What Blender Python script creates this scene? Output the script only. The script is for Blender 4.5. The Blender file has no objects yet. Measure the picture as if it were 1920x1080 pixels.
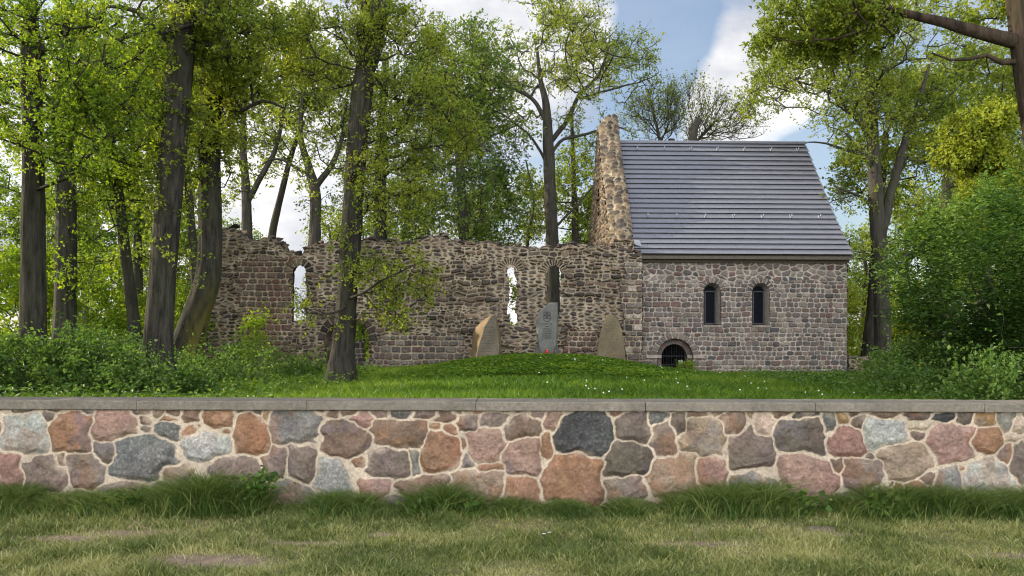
import bpy, math
import numpy as np
from mathutils import Vector

# ------------------------------------------------------------------ camera, world, sun, exposure
F = 1478.0; HOR = 650.0; CAMH = 1.6          # focal length in photo pixels, horizon row, eye height
SC = bpy.context.scene
COL = SC.collection
cam = bpy.data.cameras.new('camera'); co = bpy.data.objects.new('camera', cam); COL.objects.link(co)
co.location = (0, 0, CAMH); co.rotation_euler = (math.radians(90), math.radians(0.0), 0)
co.rotation_euler.rotate_axis('Z', math.radians(0.17))
cam.sensor_width = 36; cam.lens = F / 1920 * 36; cam.shift_y = (HOR - 540) / 1920
cam.clip_end = 3000
SC.camera = co
SC.view_settings.view_transform = 'Standard'; SC.view_settings.look = 'None'
SC.view_settings.gamma = 1.0; SC.view_settings.exposure = 1.12
SC.cycles.max_bounces = 7; SC.cycles.diffuse_bounces = 4; SC.cycles.transmission_bounces = 4
SC.cycles.use_denoising = True; SC.cycles.filter_width = 1.1

SUN_EL = math.radians(24); SUN_AZ = math.atan2(-0.98, 0.17)     # azimuth measured from +Y towards +X
sdir = Vector((math.sin(SUN_AZ) * math.cos(SUN_EL), math.cos(SUN_AZ) * math.cos(SUN_EL), math.sin(SUN_EL)))
sl = bpy.data.lights.new('sun', 'SUN'); sl.energy = 3.5; sl.angle = math.radians(0.5); sl.color = (1.0, 0.88, 0.70)
so = bpy.data.objects.new('sun', sl); COL.objects.link(so)
so.rotation_euler = sdir.to_track_quat('Z', 'Y').to_euler(); so.location = (-30, 20, 30)

def pxdir(px, py):
    return Vector(((px - 960) / F, 1.0, (HOR - py) / F)).normalized()

def build_world():
    w = bpy.data.worlds.new('World'); SC.world = w; w.use_nodes = True
    nt = w.node_tree; N = nt.nodes; L = nt.links; N.clear()
    def nd(t, **k):
        n = N.new(t)
        for a, b in k.items(): setattr(n, a, b)
        return n
    def mt(op, a, b=None, c=None, clamp=False):
        n = nd('ShaderNodeMath', operation=op, use_clamp=clamp)
        for i, v in enumerate((a, b, c)):
            if v is None: continue
            if isinstance(v, (int, float)): n.inputs[i].default_value = v
            else: L.new(v, n.inputs[i])
        return n.outputs[0]
    out = nd('ShaderNodeOutputWorld'); bg = nd('ShaderNodeBackground'); bg.inputs['Strength'].default_value = 0.1
    L.new(bg.outputs[0], out.inputs[0])
    sky = nd('ShaderNodeTexSky', sky_type='NISHITA'); sky.sun_disc = False
    sky.sun_elevation = SUN_EL; sky.sun_rotation = SUN_AZ; sky.air_density = 1.0; sky.dust_density = 2.2; sky.ozone_density = 1.2
    tc = nd('ShaderNodeTexCoord'); d = tc.outputs['Generated']
    mp = nd('ShaderNodeMapping'); mp.inputs['Scale'].default_value = (1.0, 1.0, 1.7); mp.inputs['Location'].default_value = (0.35, 0.2, 0.6)
    L.new(d, mp.inputs[0])
    n1 = nd('ShaderNodeTexNoise'); n1.inputs['Scale'].default_value = 3.6; n1.inputs['Detail'].default_value = 9; n1.inputs['Roughness'].default_value = 0.56; n1.inputs['Distortion'].default_value = 0.25
    L.new(mp.outputs[0], n1.inputs['Vector'])
    f = n1.outputs['Fac']
    for (px, py, rad, amp) in ((1385, 110, 6.0, 0.26), (1425, 220, 5, 0.12), (1245, 70, 3.6, -0.30), (1215, 160, 3.0, -0.12), (960, 10, 9, 0.22), (780, 60, 8, 0.1),
                               (500, 330, 12, 0.16), (150, 300, 16, 0.16), (1640, 420, 11, -0.2), (1320, -120, 8, -0.15)):
        dp = nd('ShaderNodeVectorMath', operation='DOT_PRODUCT'); L.new(d, dp.inputs[0]); dp.inputs[1].default_value = pxdir(px, py)
        mr = nd('ShaderNodeMapRange', interpolation_type='SMOOTHSTEP')
        mr.inputs['From Min'].default_value = math.cos(math.radians(rad * 1.25)); mr.inputs['From Max'].default_value = math.cos(math.radians(rad * 0.25))
        mr.inputs['To Min'].default_value = 0; mr.inputs['To Max'].default_value = amp
        L.new(dp.outputs['Value'], mr.inputs['Value'])
        f = mt('ADD', f, mr.outputs[0])
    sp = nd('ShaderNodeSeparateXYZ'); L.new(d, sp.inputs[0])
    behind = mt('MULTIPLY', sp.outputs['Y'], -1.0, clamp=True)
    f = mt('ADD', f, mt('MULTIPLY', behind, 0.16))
    cm = nd('ShaderNodeMapRange', interpolation_type='SMOOTHSTEP'); cm.inputs['From Min'].default_value = 0.45; cm.inputs['From Max'].default_value = 0.70
    L.new(f, cm.inputs['Value'])
    hz = nd('ShaderNodeMapRange', interpolation_type='SMOOTHSTEP'); hz.inputs['From Min'].default_value = 0.02; hz.inputs['From Max'].default_value = 0.16
    hz.inputs['To Min'].default_value = 0.55; hz.inputs['To Max'].default_value = 0.13
    L.new(sp.outputs['Z'], hz.inputs['Value'])
    fac = mt('MAXIMUM', cm.outputs[0], hz.outputs[0])
    n2 = nd('ShaderNodeTexNoise'); n2.inputs['Scale'].default_value = 6.0; n2.inputs['Detail'].default_value = 6; n2.inputs['Roughness'].default_value = 0.55
    L.new(mp.outputs[0], n2.inputs['Vector'])
    cr = nd('ShaderNodeValToRGB'); e = cr.color_ramp.elements
    e[0].position = 0.33; e[0].color = (0.40, 0.43, 0.50, 1); e[1].position = 0.62; e[1].color = (0.90, 0.88, 0.86, 1)
    L.new(n2.outputs['Fac'], cr.inputs[0])
    st = mt('ADD', mt('MULTIPLY', behind, 25.0), 6.4)      # unseen clouds behind the camera brightened as added fill light
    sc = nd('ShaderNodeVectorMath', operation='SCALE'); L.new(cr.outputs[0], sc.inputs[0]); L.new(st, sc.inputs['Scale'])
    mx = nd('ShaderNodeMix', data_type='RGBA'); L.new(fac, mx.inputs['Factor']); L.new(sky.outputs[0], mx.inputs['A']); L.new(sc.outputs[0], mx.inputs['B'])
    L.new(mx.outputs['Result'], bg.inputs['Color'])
build_world()

# ------------------------------------------------------------------ small helpers
RNG = np.random.default_rng(7)
def X_(px, d): return (px - 960) * d / F
def Z_(py, d): return CAMH + (HOR - py) * d / F
def W_(px, py, d): return np.array([X_(px, d), d, Z_(py, d)])
def srgb(r, g, b):
    c = np.array([r, g, b]) / 255.0
    return np.where(c <= 0.04045, c / 12.92, ((c + 0.055) / 1.055) ** 2.4)

def _h(ix, iy, iz, s):
    n = (ix.astype(np.uint32) * np.uint32(374761393) + iy.astype(np.uint32) * np.uint32(668265263) + iz.astype(np.uint32) * np.uint32(2246822519) + np.uint32((s * 3266489917) & 0xffffffff))
    n = (n ^ (n >> np.uint32(13))) * np.uint32(1274126177)
    n = n ^ (n >> np.uint32(16))
    return (n & np.uint32(0xffffff)).astype(np.float64) / float(0xffffff)
def vn(x, y, z=None, s=0):
    x = np.asarray(x, float); y = np.asarray(y, float); z = np.zeros_like(x) if z is None else np.asarray(z, float)
    fx, fy, fz = np.floor(x), np.floor(y), np.floor(z)
    ix, iy, iz = fx.astype(np.int64), fy.astype(np.int64), fz.astype(np.int64)
    ux, uy, uz = x - fx, y - fy, z - fz
    ux = ux * ux * (3 - 2 * ux); uy = uy * uy * (3 - 2 * uy); uz = uz * uz * (3 - 2 * uz)
    r = 0
    for a in (0, 1):
        for b in (0, 1):
            for c in (0, 1):
                w = (ux if a else 1 - ux) * (uy if b else 1 - uy) * (uz if c else 1 - uz)
                r = r + w * _h(ix + a, iy + b, iz + c, s)
    return r
def fbm(x, y, z=None, s=0, o=4):
    r = 0; a = 0.5; t = 0; k = 1.0
    for i in range(o):
        r = r + a * vn(np.asarray(x) * k, np.asarray(y) * k, None if z is None else np.asarray(z) * k, s + i * 17); t += a; a *= 0.5; k *= 2.03
    return r / t
def sst(a, b, x):
    t = np.clip((x - a) / (b - a), 0, 1); return t * t * (3 - 2 * t)

def make_mesh(name, V, faces, mat=None, parent=None, col=None, tone=None, smooth=False):
    """faces: list of int arrays (n,3) or (n,4)"""
    me = bpy.data.meshes.new(name)
    V = np.asarray(V, np.float32)
    faces = [np.asarray(f, np.int32) for f in faces if len(f)]
    loops = np.concatenate([f.ravel() for f in faces]); tot = np.concatenate([np.full(len(f), f.shape[1], np.int32) for f in faces])
    st = np.concatenate([[0], np.cumsum(tot)[:-1]]).astype(np.int32)
    me.vertices.add(len(V)); me.vertices.foreach_set('co', V.ravel())
    me.loops.add(len(loops)); me.loops.foreach_set('vertex_index', loops)
    me.polygons.add(len(tot)); me.polygons.foreach_set('loop_start', st); me.polygons.foreach_set('loop_total', tot)
    me.polygons.foreach_set('use_smooth', np.full(len(tot), bool(smooth)))
    me.update(calc_edges=True)
    if col is not None:
        c = np.ones((len(V), 4), np.float32); c[:, :col.shape[1]] = col
        a = me.attributes.new('Col', 'FLOAT_COLOR', 'POINT'); a.data.foreach_set('color', c.ravel())
    if tone is not None:
        a = me.attributes.new('tone', 'FLOAT', 'POINT'); a.data.foreach_set('value', np.asarray(tone, np.float32))
    o = bpy.data.objects.new(name, me); COL.objects.link(o)
    if mat: me.materials.append(mat)
    if parent is not None: o.parent = parent
    return o
def tag(o, label=None, cat=None, group=None, kind=None):
    if label: o['label'] = label
    if cat: o['category'] = cat
    if group: o['group'] = group
    if kind: o['kind'] = kind
    return o
def empty(name, loc=(0, 0, 0)):
    o = bpy.data.objects.new(name, None); COL.objects.link(o); o.location = loc; o.empty_display_size = 0.3
    return o
class Acc:
    """collects verts / faces / colours of several pieces into one mesh"""
    def __init__(s): s.V = []; s.Fq = []; s.Ft = []; s.C = []; s.n = 0
    def add(s, V, q=None, t=None, c=None):
        V = np.asarray(V, float).reshape(-1, 3)
        if q is not None and len(q): s.Fq.append(np.asarray(q) + s.n)
        if t is not None and len(t): s.Ft.append(np.asarray(t) + s.n)
        if c is None: c = np.array([.5, .5, .5, 0.])
        c = np.asarray(c, float)
        if c.ndim == 1:
            if len(c) == 3: c = np.append(c, 0.)
            c = np.tile(c, (len(V), 1))
        s.V.append(V); s.C.append(c); s.n += len(V)
    def box(s, x0, x1, y0, y1, z0, z1, c=None):
        V = [(x, y, z) for x in (x0, x1) for y in (y0, y1) for z in (z0, z1)]
        s.add(V, [(0, 1, 3, 2), (4, 6, 7, 5), (0, 4, 5, 1), (2, 3, 7, 6), (0, 2, 6, 4), (1, 5, 7, 3)], None, c)
    def tube(s, pts, r, k=8, c=None, cap=True):
        pts = np.asarray(pts, float); m = len(pts); r = np.broadcast_to(np.asarray(r, float), (m,))
        T = np.gradient(pts, axis=0); T /= np.linalg.norm(T, axis=1)[:, None] + 1e-9
        ref = np.array([0.31, 0.87, 0.38]) if abs(T[:, 2]).mean() > .6 else np.array([0.1, 0.2, 0.97])
        A = np.cross(T, ref); A /= np.linalg.norm(A, axis=1)[:, None] + 1e-9; B = np.cross(T, A)
        an = np.arange(k) / k * 2 * np.pi
        V = pts[:, None] + r[:, None, None] * (A[:, None] * np.cos(an)[None, :, None] + B[:, None] * np.sin(an)[None, :, None])
        i = np.arange(m - 1)[:, None] * k; j = np.arange(k)[None]; jn = (j + 1) % k
        q = np.stack([i + j, i + jn, i + k + jn, i + k + j], -1).reshape(-1, 4)
        V = V.reshape(-1, 3); t = []
        if cap:
            V = np.vstack([V, pts[0], pts[-1]]); n = m * k
            t = [(n, (a + 1) % k, a) for a in range(k)] + [(n + 1, (m - 1) * k + a, (m - 1) * k + (a + 1) % k) for a in range(k)]
        s.add(V, q, t, c)
    def build(s, name, mat, parent=None, smooth=False, xf=None):
        fs = []
        if s.Fq: fs.append(np.vstack(s.Fq))
        if s.Ft: fs.append(np.vstack(s.Ft))
        V = np.vstack(s.V)
        if xf is not None: V = xf(V)
        return make_mesh(name, V, fs, mat, parent, col=np.vstack(s.C), smooth=smooth)

# ------------------------------------------------------------------ materials
def mat_base(name):
    m = bpy.data.materials.new(name); m.use_nodes = True
    nt = m.node_tree; return m, nt, nt.nodes, nt.links, nt.nodes['Principled BSDF']
def noise(N, L, scale, detail=5, rough=0.6, vec=None):
    n = N.new('ShaderNodeTexNoise'); n.inputs['Scale'].default_value = scale; n.inputs['Detail'].default_value = detail; n.inputs['Roughness'].default_value = rough
    if vec is not None: L.new(vec, n.inputs['Vector'])
    return n.outputs['Fac']
def maprange(N, L, v, a, b, c, d):
    n = N.new('ShaderNodeMapRange'); n.inputs[1].default_value = a; n.inputs[2].default_value = b; n.inputs[3].default_value = c; n.inputs[4].default_value = d
    L.new(v, n.inputs[0]); return n.outputs[0]
def mixc(N, L, f, a, b, bt='MIX'):
    n = N.new('ShaderNodeMix'); n.data_type = 'RGBA'; n.blend_type = bt
    for s, v in (('Factor', f), ('A', a), ('B', b)):
        if isinstance(v, (int, float)): n.inputs[s].default_value = v
        elif isinstance(v, (tuple, list, np.ndarray)): n.inputs[s].default_value = (*[float(q) for q in v[:3]], 1)
        else: L.new(v, n.inputs[s])
    return n.outputs['Result']
def bump(N, L, h, strength, dist, bsdf):
    b = N.new('ShaderNodeBump'); b.inputs['Strength'].default_value = strength; b.inputs['Distance'].default_value = dist
    L.new(h, b.inputs['Height']); L.new(b.outputs[0], bsdf.inputs['Normal'])

def stone_material(name, grain=26.0, blot=5.0, gain=0.5, bstr=0.5, bdist=0.02, lichen=0.0):
    """Col attribute carries the colour of each stone; noise adds mineral grain, blotches and lichen"""
    m, nt, N, L, B = mat_base(name)
    at = N.new('ShaderNodeAttribute'); at.attribute_name = 'Col'
    tc = N.new('ShaderNodeTexCoord'); v = tc.outputs['Object']
    g = noise(N, L, grain, 6, 0.75, v); b = noise(N, L, blot, 4, 0.6, v); gg = noise(N, L, grain * 3.7, 3, 0.7, v)
    k1 = maprange(N, L, g, 0.3, 0.7, 1 - gain, 1 + gain); k2 = maprange(N, L, b, 0.3, 0.7, 0.78, 1.2); k3 = maprange(N, L, gg, 0.3, 0.7, 0.75, 1.25)
    def mul(a, b):
        n = N.new('ShaderNodeMath'); n.operation = 'MULTIPLY'; L.new(a, n.inputs[0]); L.new(b, n.inputs[1]); return n.outputs[0]
    k = mul(mul(k1, k2), k3)
    s = N.new('ShaderNodeVectorMath'); s.operation = 'SCALE'; L.new(at.outputs['Color'], s.inputs[0]); L.new(k, s.inputs['Scale'])
    c = s.outputs[0]
    if lichen > 0:
        ln = noise(N, L, 9.0, 8, 0.7, v); lf = maprange(N, L, ln, 0.60, 0.68, 0, lichen)
        c = mixc(N, L, lf, c, (0.42, 0.41, 0.36))
        ln2 = noise(N, L, 3.1, 8, 0.7, v); lf2 = maprange(N, L, ln2, 0.57, 0.72, 0, lichen)
        c = mixc(N, L, lf2, c, (0.10, 0.085, 0.05))
    L.new(c, B.inputs['Base Color']); B.inputs['Roughness'].default_value = 0.85; B.inputs['Specular IOR Level'].default_value = 0.25
    bump(N, L, g, bstr, bdist, B)
    return m
def leaf_material(name, dark, mid, light, trans=0.4):
    m, nt, N, L, B = mat_base(name)
    at = N.new('ShaderNodeAttribute'); at.attribute_name = 'tone'
    cr = N.new('ShaderNodeValToRGB'); e = cr.color_ramp.elements
    e[0].position = 0.0; e[0].color = (*dark, 1); e[1].position = 1.0; e[1].color = (*light, 1)
    k = e.new(0.5); k.color = (*mid, 1)
    L.new(at.outputs['Fac'], cr.inputs[0])
    L.new(cr.outputs[0], B.inputs['Base Color']); B.inputs['Roughness'].default_value = 0.5; B.inputs['Specular IOR Level'].default_value = 0.3
    tr = N.new('ShaderNodeBsdfTranslucent'); tc = mixc(N, L, 1.0, cr.outputs[0], (1.35, 1.3, 0.6), 'MULTIPLY'); L.new(tc, tr.inputs[0])
    mx = N.new('ShaderNodeMixShader'); mx.inputs[0].default_value = trans
    L.new(B.outputs[0], mx.inputs[1]); L.new(tr.outputs[0], mx.inputs[2])
    L.new(mx.outputs[0], N['Material Output'].inputs['Surface'])
    return m
def bark_material(name, c1, c2, moss=0.0, vs=1.0):
    m, nt, N, L, B = mat_base(name)
    tc = N.new('ShaderNodeTexCoord'); mp = N.new('ShaderNodeMapping'); mp.inputs['Scale'].default_value = (1, 1, 0.16); L.new(tc.outputs['Object'], mp.inputs[0])
    g = noise(N, L, 16 * vs, 6, 0.7, mp.outputs[0]); b = noise(N, L, 1.3, 4, 0.6, tc.outputs['Object'])
    c = mixc(N, L, maprange(N, L, g, 0.35, 0.65, 0, 1), c1, c2)
    c = mixc(N, L, maprange(N, L, b, 0.45, 0.75, 0, 0.55), c, (c2[0] * 0.8, c2[1] * 1.0, c2[2] * 0.65))
    if moss > 0:
        at = N.new('ShaderNodeAttribute'); at.attribute_name = 'Col'
        n = N.new('ShaderNodeMath'); n.operation = 'MULTIPLY'; n.inputs[1].default_value = moss; L.new(at.outputs['Alpha'], n.inputs[0])
        c = mixc(N, L, n.outputs[0], c, (0.16, 0.14, 0.02))
    L.new(c, B.inputs['Base Color']); B.inputs['Roughness'].default_value = 0.95; B.inputs['Specular IOR Level'].default_value = 0.15
    bump(N, L, g, 0.9, 0.03, B)
    return m
def plain_material(name, c, rough=0.7, nscale=12, var=0.25, metallic=0.0, bstr=0.2, spec=0.3):
    m, nt, N, L, B = mat_base(name)
    tc = N.new('ShaderNodeTexCoord'); g = noise(N, L, nscale, 5, 0.65, tc.outputs['Object'])
    k = maprange(N, L, g, 0.3, 0.7, 1 - var, 1 + var)
    s = N.new('ShaderNodeVectorMath'); s.operation = 'SCALE'; s.inputs[0].default_value = c; L.new(k, s.inputs['Scale'])
    L.new(s.outputs[0], B.inputs['Base Color']); B.inputs['Roughness'].default_value = rough; B.inputs['Metallic'].default_value = metallic; B.inputs['Specular IOR Level'].default_value = spec
    bump(N, L, g, bstr, 0.01, B)
    return m
M = {}
M['fieldstone'] = stone_material('fieldstone', 38, 6, 0.3, 0.6, 0.02)
M['ashlar'] = stone_material('ashlar_masonry', 14, 2.0, 0.3, 0.4, 0.02, 0.12)
M['rubble'] = stone_material('rubble_masonry', 13, 1.6, 0.38, 0.6, 0.04, 0.3)
M['memorial'] = stone_material('memorial_granite', 22, 3.0, 0.25, 0.4, 0.01, 0.25)
M['ground'] = stone_material('earth_and_turf', 7, 1.2, 0.35, 0.5, 0.02)
M['coping'] = stone_material('concrete_coping', 24, 2.2, 0.28, 0.5, 0.006, 0.3)
M['leaf_oak'] = leaf_material('oak_leaf', (0.06, 0.105, 0.014), (0.17, 0.235, 0.028), (0.33, 0.37, 0.045), 0.52)
M['leaf_maple'] = leaf_material('maple_leaf', (0.06, 0.12, 0.012), (0.16, 0.26, 0.022), (0.32, 0.40, 0.035), 0.54)
M['leaf_beech'] = leaf_material('beech_leaf', (0.045, 0.09, 0.018), (0.115, 0.19, 0.032), (0.23, 0.30, 0.05), 0.48)
M['leaf_shrub'] = leaf_material('shrub_leaf', (0.035, 0.08, 0.016), (0.095, 0.18, 0.035), (0.22, 0.31, 0.065), 0.42)
M['leaf_bright'] = leaf_material('bright_leaf', (0.08, 0.11, 0.012), (0.20, 0.25, 0.02), (0.36, 0.40, 0.04), 0.45)
M['grass'] = leaf_material('meadow_grass', (0.040, 0.095, 0.008), (0.105, 0.205, 0.018), (0.26, 0.34, 0.035), 0.4)
M['tuft'] = leaf_material('tall_grass', (0.035, 0.075, 0.015), (0.10, 0.175, 0.035), (0.30, 0.33, 0.11), 0.35)
M['turf'] = leaf_material('mown_turf', (0.09, 0.14, 0.032), (0.28, 0.305, 0.095), (0.50, 0.48, 0.22), 0.3)
M['bark'] = bark_material('oak_bark', (0.016, 0.015, 0.013), (0.070, 0.063, 0.050), 0.9, .8)
M['bark_dark'] = bark_material('dark_bark', (0.030, 0.027, 0.023), (0.075, 0.068, 0.055), 0.0, 0.8)
M['bark_warm'] = bark_material('warm_bark', (0.014, 0.011, 0.009), (0.070, 0.050, 0.036), 0.0, 0.8)
M['slate'] = plain_material('grey_roof_tile', (0.17, 0.175, 0.205), 0.6, 3, 0.07, 0, 0.04, 0.3)
M['timber'] = plain_material('eaves_timber', (0.10, 0.085, 0.065), 0.8)
M['iron'] = plain_material('black_iron', (0.02, 0.02, 0.022), 0.55, 20, 0.2, 0.6)
M['zinc'] = plain_material('zinc', (0.45, 0.46, 0.48), 0.4, 20, 0.1, 0.8)
M['glass'] = plain_material('dark_leaded_glass', (0.006, 0.007, 0.012), 0.5, 8, 0.2, 0, 0.02, 0.05)
M['frame'] = plain_material('window_frame_lead', (0.06, 0.06, 0.065), 0.6)
M['plaster'] = plain_material('reveal_plaster', (0.20, 0.18, 0.155), 0.9, 9, 0.25, 0, 0.4)
M['engrave'] = plain_material('engraved_letters', (0.06, 0.06, 0.058), 0.9)
M['red_glass'] = plain_material('red_candle_glass', (0.50, 0.01, 0.012), 0.2, 8, 0.1, 0, 0.0, 0.5)
M['petal'] = plain_material('white_petal', (0.75, 0.75, 0.72), 0.6, 8, 0.05)
M['yellow'] = plain_material('yellow_blossom', (0.62, 0.48, 0.02), 0.7, 6, 0.3)
M['dry'] = plain_material('dry_twig', (0.30, 0.24, 0.15), 0.9, 14, 0.3)

# ------------------------------------------------------------------ ground
def gz(x, y):
    x = np.asarray(x, float); y = np.asarray(y, float)
    z = np.where(y < 7.95, 0.018 * (fbm(x * 1.2, y * 1.2, s=3) - .5) + 0.04 * sst(6.9, 7.6, y), 0.65)
    b = (y >= 7.95)
    mound = 0.58 * np.exp(-(np.abs(x - 1.0) / 3.7) ** 2.8) * sst(12.5, 24.5, y)
    left = 0.22 * sst(17, 26, y) * sst(-2, -6, x)
    far = -0.5 * sst(34, 60, y)
    z = z + b * (mound + left + far + 0.10 * (fbm(x * .5, y * .5, s=5) - .5))
    return z
def bare(x, y):
    """0..1 worn brown earth in the mown verge"""
    v = np.zeros_like(np.asarray(x, float))
    for px, py, rx, ry in ((395, 1052, .42, .2), (270, 1003, .55, .17), (120, 1012, .3, .12), (720, 1005, .20, .10), (1545, 1000, .40, .09), (1300, 1020, .5, .07), (1880, 1040, .3, .10), (560, 1020, .5, .08)):
        d = CAMH * F / (py - HOR); cx = X_(px, d)
        v = np.maximum(v, np.exp(-((x - cx) / rx) ** 2 - ((y - d) / ry) ** 2))
    return np.clip(v * 1.25 + (fbm(np.asarray(x) * 3.1, np.asarray(y) * 3.1, s=9) - .55) * 1.3, 0, 1)
def build_ground():
    xs = np.concatenate([[-900, -400, -200, -100, -60, -40, -28, -20, -16, -13], np.arange(-11, 11.01, .12), [13, 16, 20, 28, 40, 60, 100, 200, 400, 900]])
    ys = np.concatenate([[-60, -20, -6, 0, 3], np.arange(4.2, 7.8, .07), [7.9, 7.98, 8.1], np.arange(8.5, 28, .3), np.arange(28, 60, 2), [70, 90, 130, 200, 400, 1200]])
    gx, gy = np.meshgrid(xs, ys); x = gx.ravel(); y = gy.ravel(); z = gz(x, y)
    nx, ny = len(xs), len(ys)
    i = (np.arange(ny - 1)[:, None] * nx + np.arange(nx - 1)[None]).ravel()
    q = np.stack([i, i + 1, i + nx + 1, i + nx], -1)
    b = bare(x, y)[:, None]
    green = np.array([.11, .125, .045]); soil = np.array([.29, .21, .15]); straw = np.array([.26, .22, .11]); lush = np.array([.030, .062, .010]); wood = np.array([.045, .06, .02])
    n = fbm(x * 2.2, y * 2.2, s=21)[:, None]
    c = green * (1 - n) + straw * n; c = c * (1 - b) + soil * b
    c = np.where((y > 7.95)[:, None], lush, c); c = np.where((y > 30)[:, None], wood, c)
    o = make_mesh('ground', np.stack([x, y, z], 1), [q], M['ground'], None, col=c, smooth=True)
    tag(o, kind='structure')
build_ground()

# ------------------------------------------------------------------ masonry sheets
def rows_layout(u, v, U0, U1, V0, V1, hr, wr, seed, warp, joint, crn, miss=0.0, prot=(0.02, 0.05), bigz=99):
    """coursed stones: returns protrusion height, stone id, mortar factor"""
    r = np.random.default_rng(seed)
    uu = u + warp[0] * (fbm(u * warp[1], v * warp[1], s=seed) - .5) * 2 + warp[2] * (vn(u * warp[3], v * warp[3], s=seed + 5) - .5) * 2
    vv = v + warp[0] * (fbm(u * warp[1], v * warp[1], s=seed + 9) - .5) * 2 + warp[2] * (vn(u * warp[3], v * warp[3], s=seed + 14) - .5) * 2
    ve = [V0 - .5]
    while ve[-1] < V1 + .5: ve.append(ve[-1] + r.uniform(*hr) * (1.45 if ve[-1] > bigz else 1))
    ve = np.array(ve); ri = np.clip(np.searchsorted(ve, vv) - 1, 0, len(ve) - 2)
    d = np.zeros_like(u); sid = np.zeros(u.shape, int); base = 0
    for k in range(len(ve) - 1):
        hh = ve[k + 1] - ve[k]
        ue = [U0 - .8 - r.uniform(0, .3)]
        while ue[-1] < U1 + .8: ue.append(ue[-1] + hh * r.uniform(*wr))
        ue = np.array(ue); msk = ri == k
        if msk.any():
            um, vm = uu[msk], vv[msk]; ci = np.clip(np.searchsorted(ue, um) - 1, 0, len(ue) - 2)
            dx = np.minimum(um - ue[ci], ue[ci + 1] - um); dy = np.minimum(vm - ve[k], ve[k + 1] - vm)
            cr = crn * (0.5 + r.random(len(ue)))[ci]
            a = np.maximum(cr - dx, 0); b = np.maximum(cr - dy, 0)
            dd = np.where((a > 0) & (b > 0), cr - np.sqrt(a * a + b * b), np.minimum(dx, dy))
            d[msk] = dd; sid[msk] = base + ci
        base += len(ue)
    rp = r.uniform(prot[0], prot[1], base); jj = joint * (0.6 + 0.9 * r.random(base)); ms = r.random(base) < miss
    st = sst(0, 1, (d - jj[sid]) / 0.03 * 1.0)
    h = np.where(ms[sid], -prot[1] * 0.9 * st, rp[sid] * np.sqrt(np.clip(st, 0, 1)))
    mort = 1 - sst(0.0, 0.010, d - jj[sid])
    mort = np.where(ms[sid], np.maximum(mort, .6), mort)
    return h, sid, mort, base
def cobble_layout(u, v, sx, sy, seed, joint=.012, prot=(.03, .11)):
    """rounded boulders of uneven size packed in mortar"""
    uu = u + .05 * (fbm(u * 3, v * 3, s=seed) - .5) * 2; vv = v + .05 * (fbm(u * 3, v * 3, s=seed + 3) - .5) * 2
    a = uu / sx; b = vv / sy; ia = np.floor(a).astype(np.int64); ib = np.floor(b).astype(np.int64)
    d1 = np.full(u.shape, 9.); d2 = d1.copy(); sid = np.zeros(u.shape, np.int64); z = np.zeros_like(ia)
    for i in (-1, 0, 1):
        for j in (-1, 0, 1):
            ja, jb = ia + i, ib + j
            ox = .12 + .76 * _h(ja, jb, z, seed); oy = .15 + .7 * _h(ja, jb, z + 1, seed); w = .22 * (_h(ja, jb, z + 2, seed) - .5)
            dx = (ja + ox - a) * 1.0; dy = (jb + oy - b) * 1.05
            d = (np.abs(dx) ** 2.4 + np.abs(dy) ** 2.4) ** (1 / 2.4) - w
            n = d < d1; d2 = np.where(n, d1, np.minimum(d2, d)); d1 = np.where(n, d, d1); sid = np.where(n, (ja * 7919 + jb * 104729) & 0xfffff, sid)
    e = (d2 - d1) * .5 * min(sx, sy) - joint
    st = sst(0, .05, e); p = prot[0] + (prot[1] - prot[0]) * _h(sid, z, z, seed + 9)
    return np.sqrt(st) * p, sid, 1 - sst(0, .012, e)
def polar_ring(u, v, cx, cz, R, T, n, seed, jt=0.012, prot=0.03):
    r = np.hypot(u - cx, v - cz); a = np.arctan2(v - cz, u - cx)
    k = a / math.pi * n + .5 * (vn(u * 3, v * 3, s=seed) - .5) * .5
    f = k - np.floor(k); wd = math.pi * np.maximum(r, .05) / n
    d = np.minimum(np.minimum(f, 1 - f) * wd, np.minimum(r - R, R + T - r))
    inside = (r > R - .02) & (r < R + T) & (v > cz - .02)
    st = sst(0, .025, d - jt)
    return inside, prot * np.sqrt(st), 100000 + seed * 100 + np.floor(k).astype(int), 1 - sst(0, .01, d - jt)
PAL_ASH = np.array([srgb(*c) for c in ((118, 106, 100), (108, 98, 94), (126, 114, 106), (102, 94, 92), (134, 122, 112), (112, 92, 86), (96, 89, 87), (122, 106, 98), (138, 128, 120), (112, 103, 98), (84, 80, 80), (106, 84, 80), (128, 112, 104), (118, 110, 104), (110, 98, 94), (100, 90, 88), (116, 100, 94))])
PAL_RUB = np.array([srgb(*c) for c in ((104, 92, 80), (88, 78, 70), (122, 106, 90), (72, 65, 60), (112, 95, 82), (98, 90, 82), (58, 53, 50), (134, 116, 96), (102, 82, 71), (82, 76, 72), (94, 82, 72), (76, 70, 66))])
PAL_ASH = PAL_ASH * np.array([.87, .90, .88])
PAL_RED = .8 * np.array([srgb(*c) for c in ((116, 92, 82), (122, 92, 82), (108, 88, 80), (128, 108, 96), (104, 92, 84), (112, 100, 90))])
def pick(sid, pal, seed, jit=0.16):
    n = len(pal); s = sid.astype(np.int64); z = np.zeros_like(s)
    i = (_h(s, z, z, seed) * n).astype(int) % n
    return pal[i] * (1 + jit * 2 * (_h(s, z + 1, z, seed) - .5))[..., None]
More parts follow.
